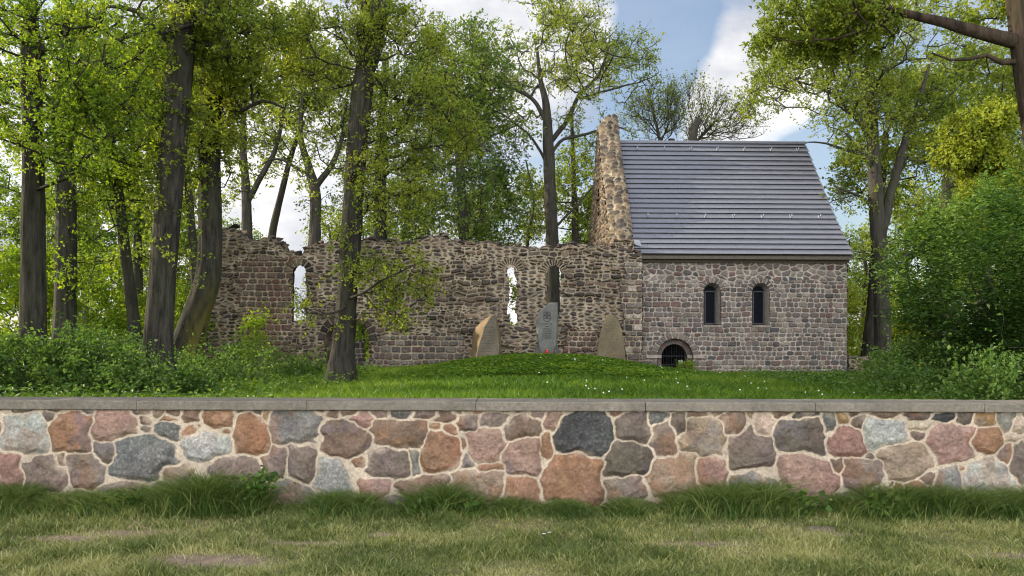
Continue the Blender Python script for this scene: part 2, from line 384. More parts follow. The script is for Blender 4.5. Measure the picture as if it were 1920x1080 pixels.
def sheet(acc, O, U, V, N, u0, u1, v0, v1, res, fun, mask=None):
    """heightfield of masonry on the plane O + uU + vV, raised along N; fun(u,v) -> h, colour"""
    us = np.linspace(u0, u1, max(2, int((u1 - u0) / res) + 1)); vs = np.linspace(v0, v1, max(2, int((v1 - v0) / res) + 1))
    u, v = np.meshgrid(us, vs); h, c = fun(u, v)
    P = np.asarray(O) + u[..., None] * np.asarray(U) + v[..., None] * np.asarray(V) + h[..., None] * np.asarray(N)
    nu, nv = len(us), len(vs)
    i = (np.arange(nv - 1)[:, None] * nu + np.arange(nu - 1)[None])
    if mask is not None:
        m = mask(u, v); ok = m[:-1, :-1] & m[1:, :-1] & m[:-1, 1:] & m[1:, 1:]
    else: ok = np.ones(i.shape, bool)
    q = np.stack([i, i + 1, i + nu + 1, i + nu], -1)[ok]
    if np.dot(np.cross(U, V), N) < 0: q = q[:, ::-1]
    used = np.zeros(nu * nv, bool); used[q.ravel()] = True
    rem = np.cumsum(used) - 1
    acc.add(P.reshape(-1, 3)[used], rem[q], None, np.concatenate([c.reshape(-1, 3)[used], np.zeros((used.sum(), 1))], 1))

MORT = srgb(166, 157, 146)
def ashlar_fun(seed, U0, U1, V0, V1, arches=(), pal=PAL_ASH, hr=(.125, .195), wr=(.8, 1.95)):
    def f(u, v):
        h, sid, mo, nb = rows_layout(u, v, U0, U1, V0, V1, hr, wr, seed, (.05, 1.1, .020, 4.5), .0075, .06, 0.0, (.012, .05))
        h3, s3, m3 = cobble_layout(u, v, .26, .175, seed + 70, .009, (.012, .05)); cob = v + .35 * (fbm(u * 1.5, v * 1.5, s=seed + 71) - .5) > V1 - .85
        h = np.where(cob, h3, h); sid = np.where(cob, s3, sid); mo = np.where(cob, m3, mo)
        for (cx, cz, R, T, n) in arches:
            ins, h2, s2, m2 = polar_ring(u, v, cx, cz, R, T, n, seed + int(cx * 10))
            h = np.where(ins, h2, h); sid = np.where(ins, s2, sid); mo = np.where(ins, m2, mo)
        c = pick(sid, pal, seed); mo = mo[..., None]
        mc = MORT * (0.72 + 0.4 * fbm(u * 3, v * 3, s=seed + 2))[..., None]
        h = h + 0.012 * (fbm(u * 11, v * 11, s=seed + 3) - .5)
        return h, c * (1 - mo) + mc * mo
    return f
def rubble_fun(seed, U0, U1, V0, V1, arches=(), patches=(), top=None, big=1.0):
    fa = rows_layout
    def f(u, v):
        h, sid, mo, nb = fa(u, v, U0, U1, V0, V1, (.08 * big, .19 * big), (.8, 3.0), seed, (.08, 1.3, .045, 5.0), .014, .06, .16, (.0, .13))
        h3, s3, m3 = cobble_layout(u, v, .27 * big ** .5, (.115 if big < 1.05 else .17 * big ** .5), seed + 60, .010, (.02, .075))
        cob = (fbm(u * .8, v * 1.1, s=seed + 61) > (.53 if big < 1.05 else -1)); h = np.where(cob, h3, h); sid = np.where(cob, s3, sid); mo = np.where(cob, m3, mo)
        c = pick(sid, PAL_RUB, seed, .22)
        sl = sid
        for (x0, x1, z0, z1, pal) in patches:      # surviving squared facing stones
            h2, s2, m2, _ = fa(u, v, U0, U1, V0, V1, (.15, .23), (.9, 1.8), seed + 31, (.03, .9, .01, 5.0), .012, .06, 0.0, (.03, .06))
            e = np.minimum(np.minimum(u - x0, x1 - u), np.minimum(v - z0, z1 - v)) + .5 * (fbm(u * 2.2, v * 2.2, s=seed + 8) - .5)
            g = e > 0
            h = np.where(g, h2 + .05, h); mo = np.where(g, m2, mo); c = np.where(g[..., None], pick(s2, pal, seed + 4), c)
        for (cx, cz, R, T, n) in arches:
            ins, h2, s2, m2 = polar_ring(u, v, cx, cz, R, T, n, seed + int(abs(cx) * 10), .016, .05)
            h = np.where(ins, h2, h); mo = np.where(ins, m2, mo); c = np.where(ins[..., None], pick(s2, PAL_RUB, seed) * .7, c)
        mo = mo[..., None]
        mc = srgb(170, 156, 134) * (0.42 + 0.9 * fbm(u * 2.4, v * 2.4, s=seed + 2))[..., None]
        h = h + 0.05 * (fbm(u * 3, v * 5, s=seed + 3) - .5) + .025 * (fbm(u * 14, v * 14, s=seed + 6) - .5)
        return h, (c * (1 - mo) + mc * mo) * .9
    return f
def arch_path(cx, zs, R, z0, n=14):
    """outline of a round-headed opening, from the lower left over the crown to the lower right"""
    a = np.linspace(math.pi, 0, n)
    P = [(cx - R, z) for z in np.linspace(z0, zs, 9)[:-1]] + [(cx + R * math.cos(t), zs + R * math.sin(t)) for t in a] + [(cx + R, z) for z in np.linspace(zs, z0, 9)[1:]]
    return np.array(P)
def in_arch(u, v, cx, zs, R, z0):
    return (v > z0) & (((v < zs) & (np.abs(u - cx) < R)) | ((v >= zs) & (np.hypot(u - cx, v - zs) < R)))
def reveal(acc, cx, zs, R0, z0, R1, z1, y0, y1, cols, seed, rough=.02, m=7):
    """splayed lining of an opening between the wall face y0 and depth y1"""
    A = arch_path(cx, zs, R0, z0, 18); B = arch_path(cx, zs, R1, z1, 18); n = len(A)
    rows = []
    for k in range(m):
        t = k / (m - 1); P = A * (1 - t) + B * t
        rows.append(np.stack([P[:, 0], np.full(n, y0 * (1 - t) + y1 * t), P[:, 1]], 1))
    V = np.array(rows)
    V[1:-1] += (RNG.random(V[1:-1].shape) - .5) * 2 * rough * np.array([1, .3, 1])
    i = (np.arange(m - 1)[:, None] * n + np.arange(n - 1)[None]).ravel()
    q = np.stack([i, i + n, i + n + 1, i + 1], -1)
    pid = (np.arange(n) // 2)[None] * 7 + (np.arange(m) // 3)[:, None]
    c = pick(pid, cols, seed).reshape(-1, 3)
    acc.add(V.reshape(-1, 3), q, None, np.concatenate([c, np.zeros((len(c), 1))], 1))

# ------------------------------------------------------------------ near boundary wall of big fieldstones
WY = 7.75
STC = dict(G=(164, 160, 156), R=(150, 98, 88), B=(124, 92, 76), D=(98, 97, 100), O=(152, 98, 64), P=(158, 112, 98), T=(150, 122, 98), K=(66, 66, 70), L=(164, 160, 158), V=(116, 94, 88),
           N=(100, 84, 76), Y=(160, 118, 66), C=(186, 150, 138), M=(130, 104, 98), W=(186, 164, 138), S=(118, 112, 112), E=(160, 106, 68), Q=(160, 114, 106), Z=(60, 62, 70), U=(146, 144, 146))
ST_A = """140,290,265,215,L;60,500,140,200,R;150,150,135,45,N;265,188,90,40,V;320,137,75,25,B;408,280,235,225,O;495,165,70,70,S;640,240,260,185,P;415,145,65,20,N;590,143,70,18,S;800,155,65,30,V;
808,210,65,40,B;800,258,90,40,M;880,175,60,60,T;975,170,70,45,B;935,205,130,28,E;930,268,145,95,D;1070,185,105,85,B;1228,192,175,105,O;1370,148,70,30,N;1435,150,60,30,N;1410,290,190,220,O;
1495,170,35,65,Y;1665,240,290,210,S;1810,145,50,25,B;1880,155,60,40,B;1165,355,260,155,U;1080,272,90,45,E;1130,240,40,20,O;1288,262,30,30,E;585,395,130,110,V;810,420,360,255,D;250,515,240,190,M;
350,455,70,75,B;490,500,200,200,M;170,440,50,45,B;995,418,20,28,B;970,500,190,110,T;1345,490,270,140,M;1550,460,140,180,M;1705,450,165,215,V;1650,620,230,150,S;1850,530,200,210,U;1940,310,270,200,B;
1780,315,50,20,D;700,625,250,110,M;60,680,160,140,M;250,680,200,120,B;980,640,220,140,S;1250,640,250,140,M;460,680,200,130,B;-120,300,240,240,P;-140,540,250,200,B;-60,160,90,60,N"""
ST_B = """55,160,90,55,B;115,205,115,95,Q;215,155,80,45,M;345,158,90,45,D;470,170,95,40,M;328,280,310,165,B;115,435,60,50,O;595,180,110,55,B;660,150,45,18,B;715,145,30,10,T;793,147,85,28,O;525,240,70,45,E;
620,250,80,60,E;712,220,120,100,V;870,205,150,80,M;820,345,215,190,P;1020,245,215,130,B;935,145,60,20,N;1015,150,80,25,M;1110,160,90,50,M;1190,205,90,120,P;1365,280,330,250,K;1155,335,75,125,O;
565,385,210,215,O;270,460,250,180,V;420,450,45,115,S;190,590,160,150,Q;455,580,250,130,B;700,320,40,60,B;710,450,70,70,S;840,465,120,35,O;1020,410,210,225,P;780,570,280,170,T;1020,600,210,150,O;
1305,545,340,285,O;1645,240,190,175,V;1555,150,70,35,B;1780,185,85,65,D;1820,330,140,215,M;1620,420,260,185,N;1605,595,240,150,M;1895,225,100,125,N;1870,145,90,15,B;1880,520,300,260,T;1500,690,90,40,N;
300,680,140,90,S;620,690,220,90,B;880,710,200,60,M;1120,720,200,50,S;1700,710,200,80,M"""
ST_C = """75,165,115,55,B;185,155,60,25,B;290,215,165,120,M;380,178,45,60,T;460,225,115,115,C;120,295,240,225,T;560,165,80,50,B;690,170,140,30,Z;830,220,75,140,D;893,187,65,75,Y;950,155,45,15,N;985,222,60,80,V;
670,290,265,190,N;385,365,275,210,V;245,375,40,70,M;165,500,175,195,R;420,580,320,180,S;490,510,100,70,O;690,530,350,270,P;925,315,215,170,R;1135,270,245,165,U;1160,175,130,45,B;1320,175,140,40,N;
1475,180,110,40,Z;1315,230,135,40,W;1333,292,75,45,V;1050,398,45,35,V;1510,325,265,215,Q;1700,195,140,100,Y;1590,185,100,90,N;1820,200,90,110,S;1720,305,165,150,O;1890,235,70,90,C;1245,430,290,190,T;
1030,490,260,160,M;870,450,55,70,B;1390,530,60,80,M;1495,550,135,200,S;1595,470,60,70,O;1720,540,270,260,L;1900,430,100,190,V;1820,390,80,95,O;1220,610,90,100,O;1335,610,140,140,O;1185,555,25,35,B;
1850,690,180,150,M;1860,300,80,50,C;1000,650,250,80,S;60,660,180,120,M;240,690,150,80,B;1500,710,160,70,M;1640,730,160,60,S;2060,300,240,220,B;2060,560,260,230,P;1990,170,110,60,S"""
def build_near_wall():
    root = empty('boundary_wall', (0, WY, 0))
    tag(root, 'long low boundary wall of big coloured fieldstones in pale mortar along the front', 'wall')
    S = []
    for txt, x0 in ((ST_A, 0), (ST_B, 640), (ST_C, 1280)):
        for it in txt.replace('\n', '').split(';'):
            a = it.split(','); px = x0 + float(a[0]) / 3; py = 720 + float(a[1]) / 3
            S.append((X_(px, WY), Z_(py, WY), float(a[2]) / 6 * WY / F, float(a[3]) / 6 * WY / F, a[4]))
    r = np.random.default_rng(5); keys = 'BOPMTVSRQ'
    for side in (-1, 1):                                    # the wall runs on past both edges of the photo
        x = 5.5
        while x < 15:
            w = r.uniform(.14, .27)
            for z in (.16, .5, .82): S.append((side * (x + w) + r.uniform(-.06, .06), z + r.uniform(-.06, .06), w * r.uniform(.8, 1.1), r.uniform(.13, .18), keys[r.integers(len(keys))]))
            x += 2 * w
    S_arr = np.array([s[:4] for s in S]); SCOL = np.array([srgb(*STC[s[4]]) for s in S]); SCOL = (SCOL * .56 + SCOL.mean(1, keepdims=True) * np.array([1.10, 1.0, .90]) * .44) * np.array([1.05, 1.09, 1.0])
    SCOL = SCOL * (1 + .12 * (r.random((len(S), 1)) - .5))
    # fill holes with small stones: not needed, open space reads as mortar
    ZT = Z_(771, WY)
    us = np.concatenate([np.arange(-15, -5.4, .03), np.arange(-5.4, 5.4, .0085), np.arange(5.4, 15.01, .03)])
    vs = np.linspace(-.15, ZT, 122)
    u, v = np.meshgrid(us, vs)
    wu = u + .030 * (fbm(u * 4.5, v * 4.5, s=1) - .5) * 2 + .010 * (fbm(u * 22, v * 22, s=2) - .5) * 2
    wv = v + .030 * (fbm(u * 4.5, v * 4.5, s=3) - .5) * 2 + .010 * (fbm(u * 22, v * 22, s=4) - .5) * 2
    d1 = np.full(u.shape, 9.); d2 = d1.copy(); si = np.zeros(u.shape, int)
    pe = r.uniform(2.3, 4.0, len(S)); rot = r.uniform(-.16, .16, len(S)); ph = r.uniform(0, 6.28, (len(S), 3))
    for k, (cx, cz, a, b) in enumerate(S_arr):
        j0, j1 = np.searchsorted(us, (cx - a - .3, cx + a + .3))
        U = wu[:, j0:j1] - cx; Vv = wv[:, j0:j1] - cz; c, s = math.cos(rot[k]), math.sin(rot[k])
        x = U * c + Vv * s; y = -U * s + Vv * c
        q = (np.abs(x / a) ** pe[k] + np.abs(y / b) ** pe[k]) ** (1 / pe[k]); th = np.arctan2(y / b, x / a); q = q * (1 + .09 * np.cos(3 * th + ph[k, 0]) + .06 * np.cos(5 * th + ph[k, 1]) + .04 * np.cos(8 * th + ph[k, 2]))
        dd = (q - 1) * min(a, b) * (1 if a < 2.5 * b and b < 2.5 * a else 1.3)
        o1 = d1[:, j0:j1]; o2 = d2[:, j0:j1]; os = si[:, j0:j1]
        new = dd < o1
        d2[:, j0:j1] = np.where(new, o1, np.minimum(o2, dd)); d1[:, j0:j1] = np.where(new, dd, o1); si[:, j0:j1] = np.where(new, k, os)
    e = np.minimum((d2 - d1) * .5 - (.002 + .014 * fbm(u * 3.5, v * 3.5, s=61)), .024 - d1)         # metres inside a stone's edge
    st = sst(0, .05, e); pr = r.uniform(.012, .045, len(S))[si]
    tilt = (r.uniform(-.08, .08, len(S))[si] * (u - S_arr[si, 0]) + r.uniform(-.08, .08, len(S))[si] * (v - S_arr[si, 1]))
    facet = np.abs(fbm(u * 5, v * 5, s=41) - .5) + .6 * np.abs(fbm(u * 13, v * 13, s=43) - .5)
    h = np.where(e > 0, np.sqrt(st) * (pr * .8 + tilt * st + .065 * st * (.32 - facet)), -.004 + .006 * (fbm(u * 9, v * 9, s=44) - .5))
    mo = (1 - sst(-.003, .004, e))[..., None]
    c = SCOL[si]
    # mineral speckle and ochre staining that belongs to each stone
    sp = fbm(u * 45, v * 45, s=50)[..., None]; bl = fbm(u * 6, v * 6, s=51)[..., None]
    c = c * (0.50 + .55 * sp + .5 * fbm(u * 16, v * 16, s=59)[..., None])
    amt = ((r.random(len(S)) < .45)[si] & ~np.isin(si, [i for i, q in enumerate(S) if q[4] in 'DKUZ']))[..., None] * sst(.52, .68, bl)
    c = c * (1 - .4 * amt) + srgb(142, 104, 72) * .4 * amt
    gr = (r.random(len(S)) < .35)[si][..., None] * sst(.55, .72, fbm(u * 5 + 9, v * 5, s=52)[..., None])
    c = c * (1 - .5 * gr) + srgb(112, 106, 108) * .5 * gr
    dk = np.isin(si, [i for i, s in enumerate(S) if s[4] in 'DKU'])[..., None]
    c = np.where(dk & (fbm(u * 60, v * 60, s=57)[..., None] > .64), c * 1.35 + .02, c)
    hue = np.stack([fbm(u * 4, v * 4, s=62 + q) for q in range(3)], -1); c = c * (1 + .15 * (hue - .5)) * (1 + .5 * (fbm(u * 3, v * 3, s=66) - .5))[..., None]
    smear = sst(.58, .75, fbm(u * 7, v * 7, s=53))[..., None] * sst(.05, .0, e)[..., None]     # mortar smeared on stone edges
    c = c * (1 - .6 * smear) + srgb(190, 172, 150) * .6 * smear
    mc = srgb(200, 184, 162) * (0.72 + .5 * fbm(u * 5, v * 5, s=55) + .16 * (fbm(u * 40, v * 40, s=56) - .5))[..., None]
    c = c * (1 - mo) + mc * mo
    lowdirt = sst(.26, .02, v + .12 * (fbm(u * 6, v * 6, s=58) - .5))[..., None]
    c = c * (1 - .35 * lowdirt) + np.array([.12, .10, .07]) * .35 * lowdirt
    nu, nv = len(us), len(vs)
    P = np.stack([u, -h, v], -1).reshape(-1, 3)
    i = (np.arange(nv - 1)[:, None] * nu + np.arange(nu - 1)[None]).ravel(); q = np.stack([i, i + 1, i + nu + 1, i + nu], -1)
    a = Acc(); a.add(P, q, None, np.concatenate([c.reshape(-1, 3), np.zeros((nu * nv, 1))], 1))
    a.box(-15, 15, .06, .40, -.3, ZT - .004, srgb(170, 155, 135))
    a.build('stone_face', M['fieldstone'], root)
    # concrete coping, slab by slab
    ZB = ZT + .004; ZC = Z_(753, WY)
    js = [X_(p, WY) for p in range(-1635, 3500, 316)]
    for k in range(len(js) - 1):
        x0, x1 = js[k] + .003, js[k + 1] - .003
        n = 40; xs = np.linspace(x0, x1, n); dz = r.uniform(-.003, .003); dy = r.uniform(-.006, .006)
        prof = [(.44, ZB), (-.045, ZB), (-.052, ZB + .008), (-.052, ZC - .012), (-.042, ZC), (.43, ZC + .003), (.44, ZC)]
        V = []
        for x in xs:
            for (py, pz) in prof: V.append((x, py + dy + .005 * (r.random() - .5), pz + dz + .004 * (r.random() - .5)))
        V = np.array(V); m = len(prof)
        ii = (np.arange(n - 1)[:, None] * m + np.arange(m)[None]); jn = (np.arange(n - 1)[:, None] * m + (np.arange(m)[None] + 1) % m)
        q = np.stack([ii, ii + m, jn + m, jn], -1).reshape(-1, 4)
        cc = srgb(122, 115, 103) * r.uniform(.9, 1.08)
        b = Acc(); b.add(V, q, None, cc)
        b.add(V[:m], None, [(0, j, j + 1) for j in range(1, m - 1)], cc); b.add(V[-m:], None, [(0, j + 1, j) for j in range(1, m - 1)], cc)
        b.build('coping_slab', M['coping'], root)
build_near_wall()

# ------------------------------------------------------------------ chapel
CY = 26.6                                             # front wall face
EAVE_Y, EAVE_Z = 26.28, Z_(477, 26.28)
BEND = (28.45, 7.02); RIDGE = (30.5, 9.50)
CX0, CX1 = X_(1190, CY), X_(1590, CY)
ROT = math.radians(0.9)
def yaw(V):
    """the chapel stands turned by about a degree"""
    V = np.array(V, float); x = V[:, 0] - CX0; y = V[:, 1] - CY
    V[:, 0] = CX0 + x * math.cos(ROT) - y * math.sin(ROT); V[:, 1] = CY + x * math.sin(ROT) + y * math.cos(ROT)
    return V
def roof_z(y):
    y = np.where(np.asarray(y, float) > RIDGE[0], 2 * RIDGE[0] - y, y)
    return np.interp(y, [EAVE_Y - 1, EAVE_Y, BEND[0], RIDGE[0]], [EAVE_Z - 1.1, EAVE_Z, BEND[1], RIDGE[1]])
def build_chapel():
    root = empty('chapel', (0, 0, 0))
    tag(root, 'small fieldstone chapel with steep grey tiled roof and ragged stone gable', 'chapel')
    z0 = .3; zt = EAVE_Z - .02
    wins = []
    for px in (1335.5, 1427.5):
        wins.append((X_(px, CY), Z_(545, CY), .285, Z_(609, CY)))
    door = (X_(1266, CY), Z_(668, CY), .43, .2)
    a = Acc()
    arches = [(w[0], w[1], w[2], .20, 9) for w in wins] + [(door[0], door[1], .60, .22, 11)]
    def msk(u, v):
        m = np.ones(u.shape, bool)
        for w in wins: m &= ~in_arch(u, v, w[0], w[1], w[2], w[3])
        return m & ~in_arch(u, v, door[0], door[1], .60, -1)
    sheet(a, (0, CY, 0), (1, 0, 0), (0, 0, 1), (0, -1, 0), CX0, CX1, z0, zt, .016, ashlar_fun(11, CX0, CX1, z0, zt, arches), msk)
    y1 = 2 * RIDGE[0] - CY
    sheet(a, (CX1, 0, 0), (0, 1, 0), (0, 0, 1), (1, 0, 0), CY, y1, z0, zt + 5, .05, ashlar_fun(12, CY, y1, z0, zt + 5), lambda u, v: v < roof_z(u) - .05)
    sheet(a, (0, y1, 0), (1, 0, 0), (0, 0, 1), (0, 1, 0), CX0, CX1, z0, zt, .06, ashlar_fun(13, CX0, CX1, z0, zt))
    a.box(CX0, CX1, CY + .75, CY + .8, z0, zt - .1, (.1, .09, .08)) if False else None
    # inner wall skin so the room stays dark
    a.box(CX0 - .3, CX1 - .1, y1 - .5, y1 - .4, z0, zt, (.1, .09, .08))
    a.build('wall', M['ashlar'], root, xf=yaw)
    b = Acc(); b.box(CX0 + .9 + .6, CX1 + .03, CY - .07, CY - .001, .3, Z_(699, CY), srgb(150, 140, 126)); b.build('plinth', M['ashlar'], root, xf=yaw)
    # windows
    for k, w in enumerate(wins):
        b = Acc(); reveal(b, w[0], w[1], w[2], w[3], .20, w[3] + .07, CY - .012, CY + .30, np.array([srgb(150, 138, 120), srgb(140, 128, 112)]), 3, .008)
        rv = b.build('window_reveal', M['plaster'], root, xf=yaw)
        g = Acc(); yy = CY + .29; P = arch_path(w[0], w[1], .21, w[3] + .06); n = len(P)
        V = [(p[0], yy, p[1]) for p in P] + [(w[0], yy, w[1] - .3)]
        g.add(V, None, [(i, i + 1, n) for i in range(n - 1)] + [(n - 1, 0, n)], (.01, .01, .015)); 
        f = Acc(); ww = .155; t0 = w[1] + .03
        for (x0, x1, q0, q1) in ((-ww - .035, -ww, w[3] + .05, t0), (ww, ww + .035, w[3] + .05, t0), (-ww, ww, t0 - .035, t0), (-ww, ww, w[3] + .05, w[3] + .09)):
            f.box(w[0] + x0, w[0] + x1, yy - .05, yy - .008, q0, q1, (.05, .05, .05))
        win = f.build('window', M['frame'], root, xf=yaw)
        pane = g.build('pane', M['glass'], win, xf=yaw)
        s = Acc(); xs = np.linspace(w[0] - .30, w[0] + .36, 8)
        for i in range(7): s.box(xs[i], xs[i + 1] - .004, CY - .045 + .01 * RNG.random(), CY + .26, w[3] - .055, w[3] + .005 + .02 * RNG.random(), srgb(150, 140, 128) * RNG.uniform(.75, 1.1))
        s.build('window_sill', M['ashlar'], root, xf=yaw)
    # door: two stepped arch orders, impost stones and an iron grille
    b = Acc()
    reveal(b, door[0], door[1], .60, .2, .60, .2, CY - .012, CY + .14, PAL_ASH[[0, 1, 3, 5]] * .8, 4, .008, 4)
    A = arch_path(door[0], door[1], .60, .2, 18); B = arch_path(door[0], door[1], .43, .2, 18); n = len(A)
    V = [(p[0], CY + .14, p[1]) for p in A] + [(p[0], CY + .14, p[1]) for p in B]
    cc = np.repeat(pick(np.arange((n + 1) // 2), PAL_ASH[[0, 1, 3, 5]] * .8, 8), 2, 0)[:n]; cc = np.concatenate([np.vstack([cc, cc]), np.zeros((2 * n, 1))], 1)
    b.add(V, [(i, i + 1, n + i + 1, n + i) for i in range(n - 1)], None, cc)
    reveal(b, door[0], door[1], .43, .2, .43, .2, CY + .14, CY + .42, PAL_ASH[[0, 1, 3, 5]] * .75, 6, .01, 5)
    b.build('door_arch', M['ashlar'], root, xf=yaw)
    for sgn in (-1, 1):
        b = Acc()
        xa, xb = sorted((door[0] + sgn * .61, door[0] + sgn * .98)); b.box(xa, xb, CY - .075, CY + .1, door[1] - .05, door[1] + .06, srgb(158, 146, 134))
        xa, xb = sorted((door[0] + sgn * .44, door[0] + sgn * .60)); b.box(xa, xb, CY + .08, CY + .3, door[1] - .05, door[1] + .06, srgb(150, 136, 126))
        b.build('impost', M['ashlar'], root, xf=yaw)
    gt = Acc(); yy = CY + .36
    for x in np.linspace(-.40, .40, 10):
        gt.tube([(door[0] + x, yy, .25), (door[0] + x, yy, door[1] + math.sqrt(max(.41 ** 2 - x * x, .003)))], .014, 6, (.02, .02, .02))
    for z in (.55, door[1] - .28, door[1] + .02): gt.box(door[0] - .42, door[0] + .42, yy - .02, yy + .02, z - .02, z + .02, (.02, .02, .02))
    P = arch_path(door[0], door[1], .415, .25, 18); gt.tube([(p[0], yy, p[1]) for p in P], .018, 6, (.02, .02, .02))
    d = gt.build('door', M['iron'], root, xf=yaw)
    lk = Acc(); lk.box(door[0] + .19, door[0] + .33, yy - .05, yy - .021, door[1] - .33, door[1] - .12, (.1, .1, .1))
    an = np.linspace(0, 2 * math.pi, 14); lk.tube([(door[0] + .26 + .05 * math.cos(t), yy - .065, door[1] - .21 + .05 * math.sin(t)) for t in an], .010, 6, (.3, .3, .3), cap=False)
    lk.build('lock', M['zinc'], d, xf=yaw)
    # roof: courses of flat lapped tiles on both slopes
    prof = np.array([(EAVE_Y, EAVE_Z), ((EAVE_Y + BEND[0]) / 2, (EAVE_Z + BEND[1]) / 2 - .05), BEND, ((BEND[0] + RIDGE[0]) / 2, (BEND[1] + RIDGE[1]) / 2), RIDGE])
    sl = np.concatenate([[0], np.cumsum(np.hypot(*np.diff(prof, axis=0).T))])
    Lr = sl[-1]; NC = 23; st = Lr / NC
    def at(s): return np.array([np.interp(s, sl, prof[:, 0]), np.interp(s, sl, prof[:, 1])])
    RX0, RX1 = X_(1190, EAVE_Y), X_(1603, EAVE_Y)
    r = np.random.default_rng(3); t = Acc()
    for side in (1, -1):
        for k in range(NC):
            s0, s1 = k * st - (.03 if k == 0 else 0), min((k + 1) * st + .06, Lr + .01)
            p0, p1 = at(max(s0, 0)), at(min(s1, Lr)); dv = (p1 - p0) / np.linalg.norm(p1 - p0); nv = np.array([-dv[1], dv[0]])
            wd = .335; x = RX0 - (wd * .5 if k % 2 else 0) - .05
            while x < RX1:
                xa, xb = max(x, RX0), min(x + wd, RX1) - .003; x += wd
                if xb - xa < .03: continue
                j = .002 * (r.random() - .5); hi = .082 + j; lo = .006 + j; th = .020
                sg = .003 * (r.random() - .5)
                q = [p0 - dv * (0.02 + sg) + nv * hi, p1 + nv * lo, p0 + dv * (0.0 - sg) + nv * (hi - th), p1 + nv * (lo - th)]
                V = [(xx, (yy if side > 0 else 2 * RIDGE[0] - yy), zz) for xx in (xa, xb) for (yy, zz) in q]
                t.add(V, [(0, 4, 5, 1), (2, 3, 7, 6), (0, 2, 6, 4), (0, 1, 3, 2), (4, 6, 7, 5), (1, 5, 7, 3)], None, (.2, .2, .2))
    xs = np.arange(RX0 - .02, RX1 + .02, .33)
    for x in xs:
        an = np.linspace(-.25, math.pi + .25, 9); jj = .006 * (r.random() - .5)
        V = [(xx, RIDGE[0] + .13 * math.cos(q), RIDGE[1] + .0 + jj + .10 * math.sin(q)) for xx in (x, min(x + .345, RX1 + .01)) for q in an]
        t.add(V, [(i, i + 1, 10 + i, 9 + i) for i in range(8)], None, (.2, .2, .2))
    rf = t.build('roof', M['slate'], root, xf=yaw)
    u = Acc()
    for side in (1, -1):                                     # roof deck under the tiles
        P = [(y if side > 0 else 2 * RIDGE[0] - y, z - .07) for y, z in prof]
        V = [(x, y, z) for x in (RX0, RX1) for (y, z) in P]; n = len(P)
        u.add(V, [(i, i + 1, n + i + 1, n + i) for i in range(n - 1)], None, (.1, .08, .06))
    u.box(RX0, RX1 - .03, EAVE_Y + .0, EAVE_Y + .035, EAVE_Z - .13, EAVE_Z - .03, (.1, .08, .06))
    u.box(RX0, RX1 - .05, EAVE_Y + .04, CY + .3, EAVE_Z - .10, EAVE_Z - .075, (.1, .08, .06))
    u.box(CX0 + .1, CX1 + .04, CY - .10, CY + .05, EAVE_Z - .22, EAVE_Z - .104, (.1, .08, .06))
    u.build('eaves_board', M['timber'], root, xf=yaw)
    for (row, x0, x1) in ((2.05, 1196, 1500), (7.0, 1215, 1540)):
        s = Lr - (row * st if row < 3 else Lr * .68)
        s = (round((Lr - row * st) / st)) * st if row < 3 else 7 * st
        p = at(s); q = at(s + .25)
        for i in range(7):
            px = x0 + (x1 - x0) * i / 6; x = X_(px, p[0] - .1); dv = (q - p) / np.linalg.norm(q - p); nv = np.array([-dv[1], dv[0]])
            pts = [(0.22, .05), (0.0, .07), (-.02, .12), (-.01, .20), (.035, .22)]
            hk = Acc(); hk.tube([(x, p[0] + dv[0] * aa + nv[0] * bb, p[1] + dv[1] * aa + nv[1] * bb) for aa, bb in pts], .014, 6, (.5, .5, .5))
            hk.build('snow_hook', M['zinc'], rf, xf=yaw)
    fl = Acc(); p = at(.35); fl.add([(RX0 - .02, p[0] - .05, p[1] + .14), (RX0 + .25, p[0] - .13, p[1] + .03), (RX0 + .20, p[0] + .05, p[1] + .27), (RX0 - .02, p[0] + .05, p[1] + .3)], [(0, 1, 2, 3)], None, (.4, .4, .4))
    fl.add([(RX0 - .02, p[0] - .04, p[1] + .11), (RX0 + .25, p[0] - .12, p[1] + .0), (RX0 + .20, p[0] + .06, p[1] + .24), (RX0 - .02, p[0] + .06, p[1] + .27)], [(0, 3, 2, 1)], None, (.4, .4, .4))
    fl.build('flashing', M['zinc'], rf, xf=yaw)
    # ragged west gable, rising above the roof
    g = Acc(); gx0, gx1 = RX0 - .70, RX0 - .01
    ya, yb = CY - .15, 2 * RIDGE[0] - CY + .2
    rr = np.random.default_rng(8)
    ky = np.array([ya - .4, CY + .1, 27.2, 28.0, 28.8, 29.5, 30.1, 30.45, 30.8, 31.2, 32, 33, 34, yb + .5])
    kz = np.array([4.95, 5.15, 6.1, 7.05, 8.05, 8.95, 9.95, 10.50, 10.45, 9.75, 8.6, 7.35, 6.1, 4.8])
    def gtop(y): return np.interp(y, ky, kz) + .16 * (vn(np.asarray(y) * 3.2, np.zeros_like(y), s=6) - .5) + .10 * (vn(np.asarray(y) * 7.5, np.zeros_like(y), s=7) - .5)
    fw = rubble_fun(41, ya, yb, 0, 11, (), (), None, 1.12)
    def slit(u, v): return (np.abs(u - 30.3) < .10) & (np.abs(v - 7.15) < .55)
    def fwh(u, v):
        h, c = fw(u, v); return h, c * np.array([.92, .92, .86])
    sheet(g, (gx0, 0, 0), (0, 1, 0), (0, 0, 1), (-1, 0, 0), ya, yb, .3, 10.8, .022, fwh, lambda u, v: (v < gtop(u) - .5) & ~slit(u, v))
    sheet(g, (gx1, 0, 0), (0, 1, 0), (0, 0, 1), (1, 0, 0), ya, yb, 4.0, 10.8, .06, fwh, lambda u, v: v < gtop(u))
    g.box(gx0 + .25, gx0 + .3, 30.1, 30.5, 6.5, 7.8, (.05, .045, .04))
